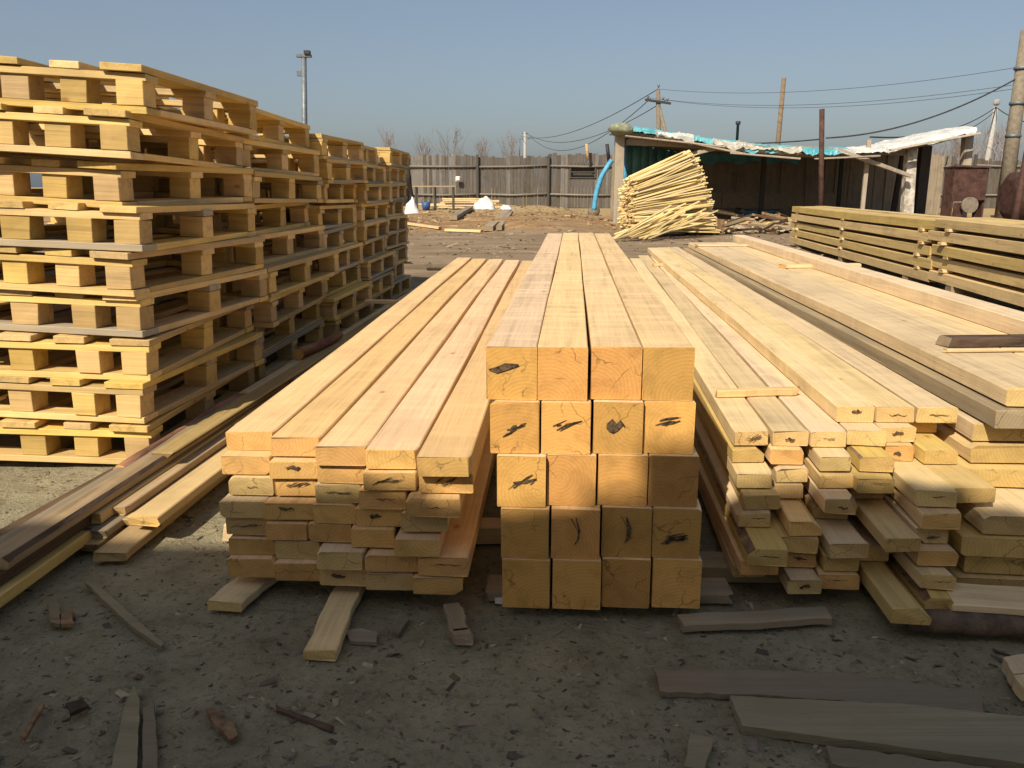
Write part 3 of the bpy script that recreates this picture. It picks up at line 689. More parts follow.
flat_piece('slat', gp([(84, 580), (97, 583), (164, 642), (160, 645), (128, 622)]), 0, .007, M['dirty'], 'splintered slat in the dirt in front of the heap beside the pallets', 'slat', .0012)
flat_piece('bark_piece', gp([(205, 707), (213, 704), (234, 722), (238, 734), (230, 738), (214, 722)]), 0, .006, M['straw'], 'brown curl of bark on the dirt, the largest', 'bark', .002)
flat_piece('bark_piece', gp([(20, 732), (24, 735), (45, 700), (42, 697)]), 0, .005, M['straw'], 'dark narrow strip of bark near the lower left corner', 'bark', .002)
flat_piece('bark_piece', gp([(66, 700), (70, 711), (88, 702), (82, 696)]), 0, .004, M['bark'], 'dark chunk of bark near the pointed slat', 'bark', .003)
flat_piece('bark_piece', gp([(276, 700), (280, 704), (334, 722), (331, 728), (322, 724), (276, 706)]), 0, .002, M['bark'], 'long thin dark bark strip in the open dirt', 'bark', .002)
flat_piece('wood_chip', gp([(344, 628), (350, 638), (376, 640), (378, 630), (360, 625)]), 0, .004, M['dirty'], 'splintered chip in front of the flat board stack', 'chip', .003)
flat_piece('wood_chip', gp([(392, 628), (398, 632), (410, 616), (404, 612)]), 0, .005, M['dirty2'], 'narrow chip in front of the flat board stack', 'chip', .002)
flat_piece('wood_chip', gp([(496, 586), (495, 598), (505, 599), (506, 588)]), 0, .006, M['white'], 'small whitish chip between the flat boards and square beams', 'chip', .001)
flat_piece('wood_chip', gp([(48, 596), (50, 620), (60, 622), (58, 598)]), 0, .005, M['dirty2'], 'brown chip in the dirt, left one of a pair', 'chip', .003)
flat_piece('wood_chip', gp([(60, 612), (60, 622), (74, 622), (72, 606)]), 0, .005, M['straw'], 'brown bark chip in the dirt, right one of a pair', 'chip', .003)

# ------------------------------------------------------------------ pile of laths
rg = random.Random(61)
lath_bms = []
for i in range(6):
    b = board_bm(1.5, .04, .026, rg, seg=4, cut=.01, wob=.004, crook=rg.uniform(-.03, .03), bow=rg.uniform(-.02, .03))
    me = bpy.data.meshes.new('lath'); b.normal_update(); b.to_mesh(me); b.free()
    for mm in (M['lath'], M['lath_end'], M['mark'], M['straw']): me.materials.append(mm)
    lath_bms.append(me)
def lath_place(A, B, make=True):
    d = B - A; ln = d.length
    q = d.to_track_quat('Y', 'Z').to_matrix().to_4x4() @ Matrix.Rotation(rg.uniform(-.6, .6), 4, 'Y')
    return Matrix.Translation(A) @ q @ Matrix.Diagonal((1, ln / 1.5, 1, 1))
deepm = []
cnt = 0
for k in range(52):                      # from the ground up
    h = k / 51
    for j in range(9):                   # front to back
        y0 = 16.5 + j * .085 + rg.uniform(-.03, .03) + .12 * h
        uL = 632 + rg.uniform(-5, 5) - 10 * (j / 8) + (3 if h > .8 else 0); vL = 229 - 49 * h + rg.uniform(-2.6, 2.2)
        uR = 716 - 24 * h - 6 * max(0, h - .5) + rg.gauss(0, 3.2); vR = 228 - 73 * h + rg.uniform(-4.0, 3.0)
        if h < .25: vR += 4
        A = F(uL, vL, y0); B = F(uR, vR, y0 + .62 + rg.uniform(-.05, .05))
        A.z = max(A.z, .03); B.z = max(B.z, .03)
        mt = lath_place(A, B)
        if j < 5 and not (j > 2 and k < 40 and rg.random() < .35):
            if cnt < 262:
                if j < 4 or k > 40 or True:
                    o = bpy.data.objects.new('lath', rg.choice(lath_bms)); o.matrix_world = mt; link(o); cnt += 1
                    prop(o, 'thin pale lath heaped with many alike in the leaning pile by the shed', 'lath', 'laths in the leaning pile'); continue
        deepm.append(mt)
# loose ones spilling at the foot
for i in range(30):
    uA = rg.uniform(612, 652); vA = rg.uniform(235, 240) ; uB = uA + rg.uniform(45, 75); vB = vA - rg.uniform(14, 34)
    A = G(uA, vA, .03); B = F(uB, vB, 16.45 + rg.uniform(-.1, .1))
    if B.z < .03: B.z = .03
    o = bpy.data.objects.new('lath', rg.choice(lath_bms)); o.matrix_world = lath_place(A, B); link(o)
    prop(o, 'thin pale lath heaped with many alike in the leaning pile by the shed', 'lath', 'laths in the leaning pile')
bm = bmesh.new()
for mt in deepm: 
    n0 = len(bm.verts); bm.from_mesh(lath_bms[0]); bm.verts.ensure_lookup_table()
    for vv in bm.verts[n0:]: vv.co = mt @ vv.co
o = mesh_obj('lath_pile', bm, [M['lath'], M['lath_end'], M['mark'], M['straw']]); prop(o, 'remaining laths deep inside and behind the leaning pile', 'laths', None, 'stuff')
# scrap wood right of the pile
for i in range(34):
    u = rg.uniform(715, 790); v = rg.uniform(212, 234); p = G(u, v, .03); ln = rg.uniform(.35, 1.1)
    b = board_bm(ln, rg.uniform(.05, .12), rg.uniform(.03, .08), rg, seg=3, cut=.02)
    o = mesh_obj('scrap_wood', b, rg.choice(([M['straw'], M['straw']], [M['bark'], M['lath_end']], [M['grey'], M['grey_end']], [M['green'], M['green_end']])), loc=(p.x, p.y, .02 + rg.uniform(0, .12)), rot=(rg.uniform(-.1, .25), rg.uniform(-.4, .4), rg.uniform(0, 6.28)))
    prop(o, 'short brown scrap of wood in the litter between lath pile and spaced stack', 'scrap wood', 'scraps of wood by the shed')
p = G(713, 234, .0); put_board('wood_block', (p.x, p.y, .0), R(80), .16, .35, .3, [M['straw'], M['lath_end'], M['mark'], M['bark']], 'upright brown chunk of wood at the right foot of the lath pile', 'block')

# ------------------------------------------------------------------ fence
rg = random.Random(71); FY = 39.0
fence = empty('board_fence', (7, FY, 0)); prop(fence, 'long weathered grey board fence with dark posts closing the yard', 'fence')
def fx(u): return (u - 512) / FPX * FY / 1.03
sections = []; x = -14.45
posts = []
while x < 30:
    x2 = x + 3.22; bm = bmesh.new(); xx = x
    while xx < x2 - .02:
        w_ = rg.uniform(.12, .2); w_ = min(w_, x2 - xx)
        hh = 2.33 + rg.uniform(-.05, .06) + .07 * math.sin(x * 1.3) - (.25 if xx > 20 else 0)
        if -4.0 < xx - 0 < -999: hh = 0
        gap = (fx(571) < xx < fx(594))
        if gap:     # a barred opening in the boards
            box(bm, (xx + w_ / 2 - 7, 0, .68), (w_ - .012, .025, 1.36), None, 0); box(bm, (xx + w_ / 2 - 7, 0, (1.86 + hh) / 2), (w_ - .012, .025, hh - 1.86), None, 0)
        else:
            box(bm, (xx + w_ / 2 - 7, rg.uniform(-.012, .012), hh / 2), (w_ - rg.uniform(.006, .02), .025, hh), Matrix.Rotation(rg.uniform(-.006, .006), 3, 'Y'), rg.choice((0, 0, 1, 2)), jit=.012)
        xx += w_
    mesh_obj('board_panel', bm, [M['fence'], M['fence2'], M['fence3']], fence)
    for z in (.62, 1.88):
        bm = bmesh.new(); tube(bm, [(x - 7 + .02, -.07, z + rg.uniform(-.05, .05)), ((x + x2) / 2 - 7, -.07, z - .04), (x2 - 7 - .02, -.07, z + rg.uniform(-.06, .06))], .05, 6)
        mesh_obj('rail', bm, M['fence_rail'], fence)
    bm = bmesh.new(); box(bm, (x - 7, -.14, 1.17), (.11, .11, 2.34 + rg.uniform(-.05, .12)), None, 0, .01); mesh_obj('post', bm, M['fence_post'], fence)
    x = x2
gx = fx(582.5) - 7
bm = bmesh.new()
for z in (1.36, 1.61, 1.86): box(bm, (gx, -.05, z), (1.2, .04, .045), None, 0)
for dx in (-.58, .58): box(bm, (gx + dx, -.052, 1.61), (.05, .045, .56), None, 0)
mesh_obj('window_bars', bm, M['fence_post'], fence)
bm = bmesh.new(); box(bm, (gx, .16, 1.61), (1.5, .03, .8), None, 0); mesh_obj('dark_backing', bm, M['fence_post'], fence)  # dark panel added behind the bars so the opening looks dark

# ------------------------------------------------------------------ shed with tarp roof
rg = random.Random(81); SY = 23.0
shed = empty('lumber_shed', (8, SY, 0)); prop(shed, 'long open plank shed with ragged turquoise and white tarp roof', 'shed')
def sp_(u, v, Y=SY): 
    p = F(u, v, Y); return Vector((p.x - 8, p.y - SY, p.z))
BY = 30.0
def bar(name, a, b_, w_, mat, n=1, t_=None):
    bm = bmesh.new(); d = b_ - a; q = d.to_track_quat('Z', 'Y').to_matrix()
    box(bm, (a + b_) / 2, (w_, t_ or w_, d.length), q, 0, .01, jit=.01, rg=rg); return mesh_obj(name, bm, mat, shed)
pL = sp_(620, 131); bar('post', Vector((pL.x, pL.y, -.05)), Vector((pL.x, pL.y, pL.z)), .25, M['oldpost'])
pR = sp_(911, 150); b0 = sp_(907, 212); bar('post', Vector((b0.x, b0.y, -.05)), Vector((pR.x, pR.y, pR.z)), .26, plain('whitewashed_post', (.30, .25, .2), (.66, .62, .54), 7))
pr2 = sp_(968, 132); b0 = sp_(962, 212); bar('post', Vector((b0.x, b0.y, -.05)), pr2, .22, M['oldpost'])
for u, Y, wd in ((765, 27, .14), (843, 28, .12), (868, 22.8, .10), (899, 27, .14), (925, 26, .3)):
    t_ = sp_(u, 150, Y); bar('post', Vector((t_.x, t_.y, -.05)), Vector((t_.x + (.15 if u == 899 else 0), t_.y, 2.15)), wd, M['oldpost'] if u == 868 else M['fence_post'])
bar('brace', sp_(838, 150, 22.6), sp_(910, 176, 22.6), .12, M['oldpost'], t_=.1)
bar('beam', sp_(626, 142, 23.0), sp_(905, 153, 23.0), .14, M['dark_plank'])
bar('beam', sp_(688, 155, 22.8), sp_(740, 142, 22.8), .1, M['oldpost'])
# back wall of upright planks, lower half of weathered sheets
bm = bmesh.new(); x = sp_(612, 180, BY).x
while x < sp_(938, 180, BY).x:
    w_ = rg.uniform(.13, .22); hh = 2.05 + rg.uniform(-.08, .06)
    box(bm, (x + w_ / 2, BY - SY + (.035 if int(x * 50) % 2 else 0) + rg.uniform(-.004, .004), hh / 2), (w_ + .03, .03, hh), None, 0, jit=.006); x += w_
mesh_obj('back_wall', bm, M['dark_plank'], shed)
bm = bmesh.new(); x = sp_(690, 180, BY).x
while x < sp_(830, 180, BY).x:
    w_ = rg.uniform(.9, 1.6); box(bm, (x + w_ / 2, BY - SY - .12, .48 + rg.uniform(-.04, .04)), (w_ - .02, .04, .55), Matrix.Rotation(rg.uniform(-.02, .02), 3, 'Y'), 0); x += w_
mesh_obj('lower_boarding', bm, M['grey'], shed)
# left side wall: sheet in blue tarp hanging inside
bm = bmesh.new(); a = sp_(628, 143, 24.5); e = sp_(668, 158, 29)
pts = []
for i in range(9):
    f = i / 8; x = a.x + (e.x + .6 - a.x) * f; y = 2.2 + 3.8 * f
    pts.append((x, y + .08 * math.sin(i * 2.1)))
for i in range(8):
    q = [bm.verts.new((pts[i][0], pts[i][1], 1.15 + .1 * math.sin(i))), bm.verts.new((pts[i + 1][0], pts[i + 1][1], 1.15 + .1 * math.sin(i + 1))), bm.verts.new((pts[i + 1][0], pts[i + 1][1], 2.2)), bm.verts.new((pts[i][0], pts[i][1], 2.25))]
    bm.faces.new(q)
o = mesh_obj('hanging_tarp', bm, M['tarp'], shed, smooth=True); md = o.modifiers.new('t', 'SOLIDIFY'); md.thickness = .01
bm = bmesh.new(); a = sp_(690, 157, 29.5); e = sp_(800, 160, 29.5)
for i in range(14):
    f0 = i / 14; f1 = (i + 1) / 14; x0 = a.x + (e.x - a.x) * f0; x1 = a.x + (e.x - a.x) * f1
    z0 = 1.75 + .07 * math.sin(i * 1.7); z1 = 1.75 + .07 * math.sin((i + 1) * 1.7)
    bm.faces.new([bm.verts.new(p) for p in ((x0, 6.6, z0), (x1, 6.6, z1), (x1, 6.62, 2.1), (x0, 6.62, 2.1))])
o = mesh_obj('hanging_tarp', bm, M['tarp'], shed); md = o.modifiers.new('t', 'SOLIDIFY'); md.thickness = .01
# roof: plank deck and crumpled film over it; the front edge sags
topl = [(614, 127), (640, 129), (680, 135), (710, 140), (760, 146), (820, 150), (850, 150), (880, 149), (915, 142), (950, 134), (976, 128)]
def top_at(u):
    for (a, va), (b_, vb) in zip(topl, topl[1:]):
        if a <= u <= b_: return va + (vb - va) * (u - a) / (b_ - a)
    return topl[0][1] if u < 614 else topl[-1][1]
bm = bmesh.new(); nU, nV = 90, 14; g = []
for i in range(nU + 1):
    u = 612 + (976 - 612) * i / nU; row = []
    p0 = sp_(u, top_at(u) + 4, SY - .3)
    for j in range(nV + 1):
        f = j / nV; yy_ = -.3 + 8 * f
        z = p0.z + (2.12 - p0.z) * sst(0, 1, f) ** 1.0 if f > .15 else p0.z
        row.append(bm.verts.new((p0.x + 1.5 * f, yy_, z)))
    g.append(row)
for i in range(nU):
    for j in range(nV): bm.faces.new((g[i][j], g[i + 1][j], g[i + 1][j + 1], g[i][j + 1]))
o = mesh_obj('roof_deck', bm, M['dark_plank'], shed); md = o.modifiers.new('t', 'SOLIDIFY'); md.thickness = .06; md.offset = -1
def film(name, u0, u1, mat, drop, amp, seed, lift=.08, yfront=-.42, deep=3.6):
    rr = random.Random(seed); bm = bmesh.new(); nU = max(10, int((u1 - u0) * .7)); prof = []
    g = []
    for i in range(nU + 1):
        u = u0 + (u1 - u0) * i / nU; p0 = sp_(u, top_at(u), SY - .3); row = []
        dr = drop * (.6 + 1.1 * abs(noise.noise(Vector((u * .05, seed, 0))))) * (1 if 0 < i < nU else .5)
        for j in range(10):
            if j < 4:       # hanging edge
                z = p0.z - dr * (1 - j / 3) + .05 * noise.noise(Vector((u * .35, j, seed))); y = yfront - .05 * (1 - j / 3)
            else:
                f = (j - 3) / 6; y = yfront + deep * f; z = p0.z - (.0 if deep > 1 else .06) + .05 * noise.noise(Vector((u * .3, j * 1.5, seed))) + (.12 if deep > 1 else 0) * math.sin(min(1, f * 3) * 1.57) - .12 * f
            n_ = Vector((u * .05, j * .5, seed))
            row.append(bm.verts.new((p0.x + noise.noise(n_) * amp, y + noise.noise(n_ + Vector((5, 0, 0))) * amp * 1.4, z + noise.noise(n_ + Vector((0, 7, 0))) * amp * (1.2 if j > 2 else 1.6) + lift * .3)))
        g.append(row)
    for i in range(nU):
        for j in range(9):
            bm.faces.new((g[i][j], g[i + 1][j], g[i + 1][j + 1], g[i][j + 1]))
    o = mesh_obj(name, bm, mat, shed, smooth=False); md = o.modifiers.new('t', 'SOLIDIFY'); md.thickness = .012
film('roof_tarp', 624, 850, M['tarp'], .17, .03, 3)
film('roof_film', 838, 974, M['tarp_white'], .17, .03, 8)
film('film_patch', 655, 692, M['tarp_white'], .2, .05, 12, yfront=-.5, deep=.15)
film('film_patch', 712, 800, plain('dirty_film', (.28, .25, .2), (.55, .53, .47), 8), .2, .05, 15, yfront=-.47, deep=.12)
for (u0, v0, u1, v1) in ((625, 133, 725, 144), (690, 140, 745, 151), (730, 150, 800, 156), (815, 156, 880, 153), (890, 147, 980, 130)):
    bar('edge_board', sp_(u0, v0 + 3, 22.4), sp_(u1, v1 + 3, 22.4), .13, M['oldpost'], t_=.05)
bm = bmesh.new(); p = sp_(737, 141, 25); tube(bm, [p, p + Vector((0, 0, .45)), p + Vector((0, 0, .46)), p + Vector((0, 0, .55))], [.04, .04, .07, .07], 8); mesh_obj('chimney_pipe', bm, M['wire'], shed)
bm = bmesh.new(); p = sp_(622, 129, 22.7); bmesh.ops.create_icosphere(bm, subdivisions=2, radius=.32)
for vv in bm.verts: vv.co = Vector((vv.co.x * 1.1, vv.co.y, vv.co.z * .5)) * (1 + .3 * noise.noise(vv.co * 4)) + p
mesh_obj('rolled_film', bm, plain('green_film', (.12, .13, .08), (.25, .26, .18), 9), shed, smooth=True)

# things round the shed
def tube_obj(name, pts, r, mat, lab, cat, n=8, group=None):
    o_ = Vector(pts[0]); bm = bmesh.new(); tube(bm, [Vector(p) - o_ for p in pts], r, n); o = mesh_obj(name, bm, mat, loc=o_); return prop(o, lab, cat, group)
def smoothpts(pts, n=6):
    out = []
    P = [Vector(p) for p in pts]; P = [P[0] * 2 - P[1]] + P + [P[-1] * 2 - P[-2]]
    for i in range(1, len(P) - 2):
        for k in range(n):
            t = k / n; a, b_, c, d = P[i - 1:i + 3]
            out.append(.5 * ((2 * b_) + (-a + c) * t + (2 * a - 5 * b_ + 4 * c - d) * t * t + (-a + 3 * b_ - 3 * c + d) * t ** 3))
    out.append(P[-2]); return out
tube_obj('bent_pipe', smoothpts([F(594, 210, 24), F(596, 195, 24), F(601, 178, 24), F(608, 166, 24), F(612, 160, 24)]), .07, M['blue'], 'blue plastic pipe bent in a curve against the fence', 'pipe')
bm = bmesh.new(); p = G(613, 218, 0); tube(bm, [(0, 0, 0), (0, 0, .02), (0, 0, 2.3)], [.12, .12, .11], 12); o = mesh_obj('upright_pipe', bm, M['blue'], loc=(p.x, 24.2, 0)); prop(o, 'upright blue pipe beside the left shed post', 'pipe')
tube_obj('iron_pipe', [F(609, 162, 24.4), F(607, 144, 24.4)], .05, M['wire'], 'short dark pipe end sticking up above the fence by the shed', 'pipe')
tube_obj('ground_pipe', [G(716, 212.5, .1), G(760, 212, .1), G(806, 210.5, .1)], .05, M['blue'], 'blue pipe lying along the ground inside the shed', 'pipe')
bm = bmesh.new(); bmesh.ops.create_icosphere(bm, subdivisions=2, radius=.22)
for vv in bm.verts: vv.co *= 1 + .25 * noise.noise(vv.co * 9)
p = G(594, 212, .1); o = mesh_obj('stone', bm, M['concrete'], loc=(p.x, p.y, .1), smooth=True); prop(o, 'grey lump at the foot of the bent blue pipe', 'stone')

# red iron posts
def post(name, b0, t0, r, mat, lab, cat, n=10, extra=None):
    root = Vector(b0); bm = bmesh.new(); tube(bm, [Vector((0, 0, -.05)), Vector(t0) - root], r, n); o = mesh_obj(name, bm, mat, loc=root); prop(o, lab, cat); return o
t0 = F(822, 109, 20); b0 = F(822, 214, 20); post('iron_post', (b0.x, 20, 0), (t0.x, 20, t0.z), .06, M['darkrust'], 'tall rusty iron post standing in front of the tarp shed', 'post')
t0 = F(1030, 140, 12); b0 = F(1012, 225, 12); post('iron_post', (b0.x, 12, 0), (t0.x, 12, t0.z), .05, M['darkrust'], 'leaning rusty iron post at the right edge', 'post')
# rusty box and tank
tank = empty('rusty_tank', (14.2, 21, 0)); prop(tank, 'rusty brown horizontal tank lying behind the spaced stack', 'tank')
bm = bmesh.new(); tube(bm, [(-2.0, 0, .72), (-1.9, 0, .72), (2.3, -.3, .72), (2.4, -.3, .72)], [.4, .58, .58, .4], 24); mesh_obj('shell', bm, M['darkrust'], tank)
for x in (-1.0, 1.4):
    bm = bmesh.new(); box(bm, (x, -.1, .06), (.25, 1.1, .2), None, 0, .01); mesh_obj('cradle', bm, M['darkrust'], tank)
bm = bmesh.new(); tube(bm, [(-.2, -.1, 1.35), (-.2, -.1, 1.6)], .18, 12); mesh_obj('hatch', bm, M['rust'], tank)
bx = empty('rusty_cabin', (11.5, 21.4, 0)); prop(bx, 'rusty iron box with torn open side next to the tank', 'box')
bm = bmesh.new(); 
for c_, s_ in (((0, 0, 1.0), (.8, .05, .8)), ((-.4, .25, .7), (.05, .45, 1.4)), ((.4, .25, .7), (.05, .45, 1.4)), ((0, .25, 1.43), (.9, .6, .05)), ((-.25, 0, .3), (.25, .05, .5))): box(bm, c_, s_, None, 0, .005, jit=.02)
mesh_obj('casing', bm, M['darkrust'], bx)
bm = bmesh.new(); tube(bm, [(-.05, -.2, .5), (-.05, -.08, .5)], .2, 14); mesh_obj('wheel', bm, M['concrete'], bx)

# ------------------------------------------------------------------ left middle distance: bench, sacks, boards
BYY = 30.5
def hgt(x, y): return gh(x, y)
bench = empty('work_bench', (F(435, 200, BYY).x, BYY, hgt(F(435, 200, BYY).x, BYY))); prop(bench, 'narrow wooden work bench with thin dark legs before the fence', 'bench')
bm = bmesh.new(); box(bm, (0, 0, .80), (1.55, .5, .05), None, 0, .004); mesh_obj('bench_top', bm, M['grey'], bench)
for x in (-.66, .0, .66):
    for y in (-.2, .2):
        bm = bmesh.new(); box(bm, (x, y, .385), (.06, .06, .78), None, 0, .004); mesh_obj('leg', bm, M['fence_post'], bench)
def sack(name, u, v, Y, w_, h_, lab, mat, cat='sack', seed=1, d_=None):
    p = F(u, v, Y); x = p.x; z = hgt(x, Y); bm = bmesh.new(); bmesh.ops.create_icosphere(bm, subdivisions=3, radius=1)
    for vv in bm.verts:
        c = vv.co.copy(); n_ = 1 + .5 * noise.noise(c * 1.6 + Vector((seed, 0, 0))) + .16 * noise.noise(c * 5)
        tp = 1 - .33 * max(0, c.z)
        vv.co = Vector((c.x * w_ / 2 * n_ * tp, c.y * (d_ or w_ * .6) / 2 * n_ * tp, max(-.1, c.z) * h_ * n_))
    o = mesh_obj(name, bm, mat, loc=(x, Y, z), smooth=True); prop(o, lab, cat)
sack('white_sack', 484, 200, 31, .95, .40, 'peaked white sack heap before the fence', M['white'], seed=3, d_=.5)
sack('white_sack', 506, 203, 30.5, .5, .17, 'small flat white sack beside the peaked white heap', M['white'], seed=5)
sack('white_sack', 412, 206, 26, .40, .42, 'white sack standing just beyond the farthest pallet stack', M['white'], seed=7)
sack('dark_brush_heap', 406, 180, 36, .7, 1.95, 'dark pointed brush heap against the fence beyond the pallets', M['darkheap'], 'heap', seed=9, d_=.8)
bk = empty('blue_bucket', (F(426, 203, 30).x, 30, hgt(F(426, 203, 30).x, 30))); prop(bk, 'small dark blue bucket under the work bench', 'bucket')
bm = bmesh.new(); tube(bm, [(0, 0, 0), (0, 0, .3)], [.12, .17], 14); mesh_obj('pail', bm, M['darkblue'], bk)
bm = bmesh.new(); tube(bm, [(-.17, 0, .29), (-.1, 0, .4), (0, 0, .44), (.1, 0, .4), (.17, 0, .29)], .01, 6); mesh_obj('handle', bm, M['wire'], bk)
lp = F(458, 179, 38.7); bm = bmesh.new(); box(bm, (0, 0, 0), (.22, .12, .24), None, 0, .03); box(bm, (.0, -.08, .02), (.16, .05, .16), None, 0, .01); o = mesh_obj('flood_light', bm, M['white'], loc=(lp.x, 38.72, lp.z)); prop(o, 'small white lamp box fixed on the fence', 'lamp')
for i in range(16):
    u = rg.uniform(424, 452) if i < 11 else rg.uniform(440, 468); Y = 32 + rg.uniform(-.5, .7); p = F(u, 195, Y); ln = rg.uniform(1.6, 2.6)
    z = hgt(p.x, Y) + .06 + (i // 3) * .06
    put_board('sawn_board', (p.x - .3, Y, z), R(90 + rg.uniform(-6, 6)), ln, .14, .045, rg.choice((SET_PINE, SET_PALE, SET_PALE)), 'pine board in the low untidy pile behind the work bench', 'board', 'boards in the pile behind the work bench', rg, seg=4)
for (u0, v0, u1, v1, w_, sl, lab) in ((400, 224.5, 440, 225.5, .13, SET_PINE, 'yellow board lying on the ground beyond the pallets'), (446, 226, 482, 227, .12, SET_PINE, 'yellow board end to end with its twin by the grey sleepers'),
        (470, 212, 453, 222, .2, SET_GREY, 'grey sleeper lying on the soil bank, farther left one'), (508, 214, 488, 226, .22, SET_GREY, 'grey sleeper lying on the soil bank, nearer and thicker'), (511, 215, 499, 226, .12, SET_GREY, 'thin grey sleeper beside the thicker one on the soil bank'), (404, 209, 422, 205, .2, SET_GREEN, 'yellowish board beside the white sack beyond the pallets'),
        (415, 203, 450, 202, .16, SET_PALE, 'pale board on the soil in front of the work bench')):
    a = G(u0, v0, .12); b_ = G(u1, v1, .12); a.z = gh(a.x, a.y) ; b_.z = gh(b_.x, b_.y); d = b_ - a
    put_board('ground_board', (a.x, a.y, a.z + .02), math.atan2(d.x, d.y), d.length, w_, .1 if sl is SET_GREY else .05, sl, lab, 'board', None, rg, seg=4, tilt=math.asin(d.z / d.length))

# ------------------------------------------------------------------ poles and wires
def pole(name, b0, t0, r0, r1, mat, lab, cat='pole'):
    root = empty(name, b0); prop(root, lab, cat); bm = bmesh.new()
    tube(bm, [Vector((0, 0, -.1)), Vector(t0) - Vector(b0)], [r0, r1], 12); mesh_obj('shaft', bm, mat, root); return root
def boxpart(root, name, c, s, mat, rot=None, bev=.01):
    bm = bmesh.new(); box(bm, c, s, rot, 0, bev); return mesh_obj(name, bm, mat, root)
p = F(304, 57, 45); b0 = F(305, 200, 45)
r_ = pole('lamp_pole', (b0.x, 45, 0), (p.x, 45, p.z), .16, .13, M['steel'], 'grey steel pole with a small lamp on top rising behind the pallets'); q = p - Vector((b0.x, 45, 0))
boxpart(r_, 'cap', q + Vector((.0, 0, .05)), (.75, .3, .14), M['steel']); boxpart(r_, 'bracket', q + Vector((-.25, 0, -.8)), (.3, .12, .25), M['steel']); boxpart(r_, 'lamp_head', q + Vector((.2, -.1, .2)), (.3, .3, .18), M['wire'])
p = F(658, 90, 70); b0 = F(661, 170, 70)
r_ = pole('power_pole', (b0.x, 70, 0), (p.x, 70, p.z), .22, .17, M['concrete'], 'power pole with slanted strut and crossarm standing behind the tarp shed'); q = p - Vector((b0.x, 70, 0))
bm = bmesh.new(); tube(bm, [q + Vector((.1, 0, -1.2)), Vector((1.9, 0, 0))], .15, 10); mesh_obj('strut', bm, M['concrete'], r_)
boxpart(r_, 'crossarm', q + Vector((0, -.2, -.9)), (2.1, .16, .18), M['wire'], Matrix.Rotation(R(8), 3, 'Y'))
for dx, dz in ((-.8, -.7), (0, .15), (.75, -.88), (.4, -.8)):
    bm = bmesh.new(); tube(bm, [q + Vector((dx, -.2, dz)), q + Vector((dx, -.2, dz + .22)), q + Vector((dx, -.2, dz + .24))], [.05, .12, .05], 8); mesh_obj('insulator', bm, M['steel'], r_)
PB = [F(651, 98, 70), F(658, 89, 70), F(666, 100, 70)]
p = F(784, 78, 60); b0 = F(775, 165, 60); pole('wooden_pole', (b0.x, 60, 0), (p.x, 60, p.z), .19, .15, plain('pole_wood', (.12, .085, .055), (.2, .15, .10), 8), 'plain brown wooden pole leaning behind the tarp roof')
p = F(525, 132, 150); r_ = pole('power_pole', (p.x, 150, 0), (p.x, 150, p.z), .28, .25, M['palepole'], 'distant pale power pole with two crossarms above the fence'); q = Vector((0, 0, p.z))
boxpart(r_, 'crossarm', q + Vector((0, 0, -1.1)), (2.0, .2, .25), M['steel']); boxpart(r_, 'crossarm', q + Vector((0, 0, -.2)), (1.1, .2, .2), M['steel'])
bm = bmesh.new(); tube(bm, [q + Vector((-1, 0, -5)), q + Vector((-.9, 0, -1))], .1, 6); mesh_obj('strut', bm, M['steel'], r_)
p = F(1027, 30, 24); b0 = F(1006, 190, 24); r_ = pole('concrete_pole', (b0.x, 24, 0), (p.x, 24, p.z), .21, .15, M['concrete'], 'thick concrete pole leaning at the right edge of the yard')
for f in (.45, .62, .8):
    q = (p - Vector((b0.x, 24, 0))) * f; bm = bmesh.new(); tube(bm, [q, q + Vector((0, 0, .08))], .205, 12); mesh_obj('band', bm, M['steel'], r_)
p = F(996, 107, 50); b0 = F(983, 180, 50); r_ = pole('lamp_pole', (b0.x, 50, 0), (p.x, 50, p.z), .2, .13, M['palepole'], 'slim pale pole with small round lamp near the right edge'); q = p - Vector((b0.x, 50, 0))
boxpart(r_, 'lamp_head', q + Vector((0, 0, .25)), (.35, .3, .35), M['palepole'], None, .1)
PF = p.copy()
t0 = F(808, 118, 36); t1 = F(803, 158, 36)
tube_obj('stub_post', [F(588, 160, 38.6), F(586.5, 144, 38.6)], .07, plain('stub_wood', (.3, .2, .1), (.42, .3, .16), 9), 'short brown stake sticking up above the fence', 'stake')
def wire(a, b_, sag, r, lab, grp='overhead wires'):
    a = Vector(a); b_ = Vector(b_); n = 26
    pts = [a.lerp(b_, i / n) - Vector((0, 0, sag * 4 * (i / n) * (1 - i / n))) for i in range(n + 1)]
    tube_obj('overhead_wire', pts, r, M['wire'], lab, 'wire', 5, grp)
wire(PB[1], F(1100, 53, 42), .9, .013, 'topmost overhead wire running from the strutted power pole to the right edge')
wire(PB[0], F(1100, 71, 42), 1.0, .013, 'middle overhead wire running from the strutted power pole to the right edge')
wire(PB[2], F(1100, 75, 42), 1.0, .013, 'lowest overhead wire running from the strutted power pole to the right edge')
PD = [F(521, 136, 150), F(525, 132.5, 150), F(530, 136, 150)]
for i, nm in enumerate(('upper', 'middle', 'lower')):
    wire(PB[(1, 2, 0)[i]], PD[i], 1.6 + i * .8, .035, f'{nm} overhead wire between the distant pole and the strutted pole')
wire(F(826, 138, 23.6), F(1021, 76, 24), .35, .022, 'thick black cable from the tarp roof up to the concrete pole')
wire(F(870, 137, 26), PF, .5, .025, 'upper thin cable from the tarp roof to the slim pale pole')
wire(F(905, 137, 27), PF - Vector((0, 0, .2)), .5, .02, 'lower thin cable from the tarp roof to the slim pale pole')
wire(PF, F(1060, 125, 35), .3, .025, 'cable from the slim pale pole towards the right edge')
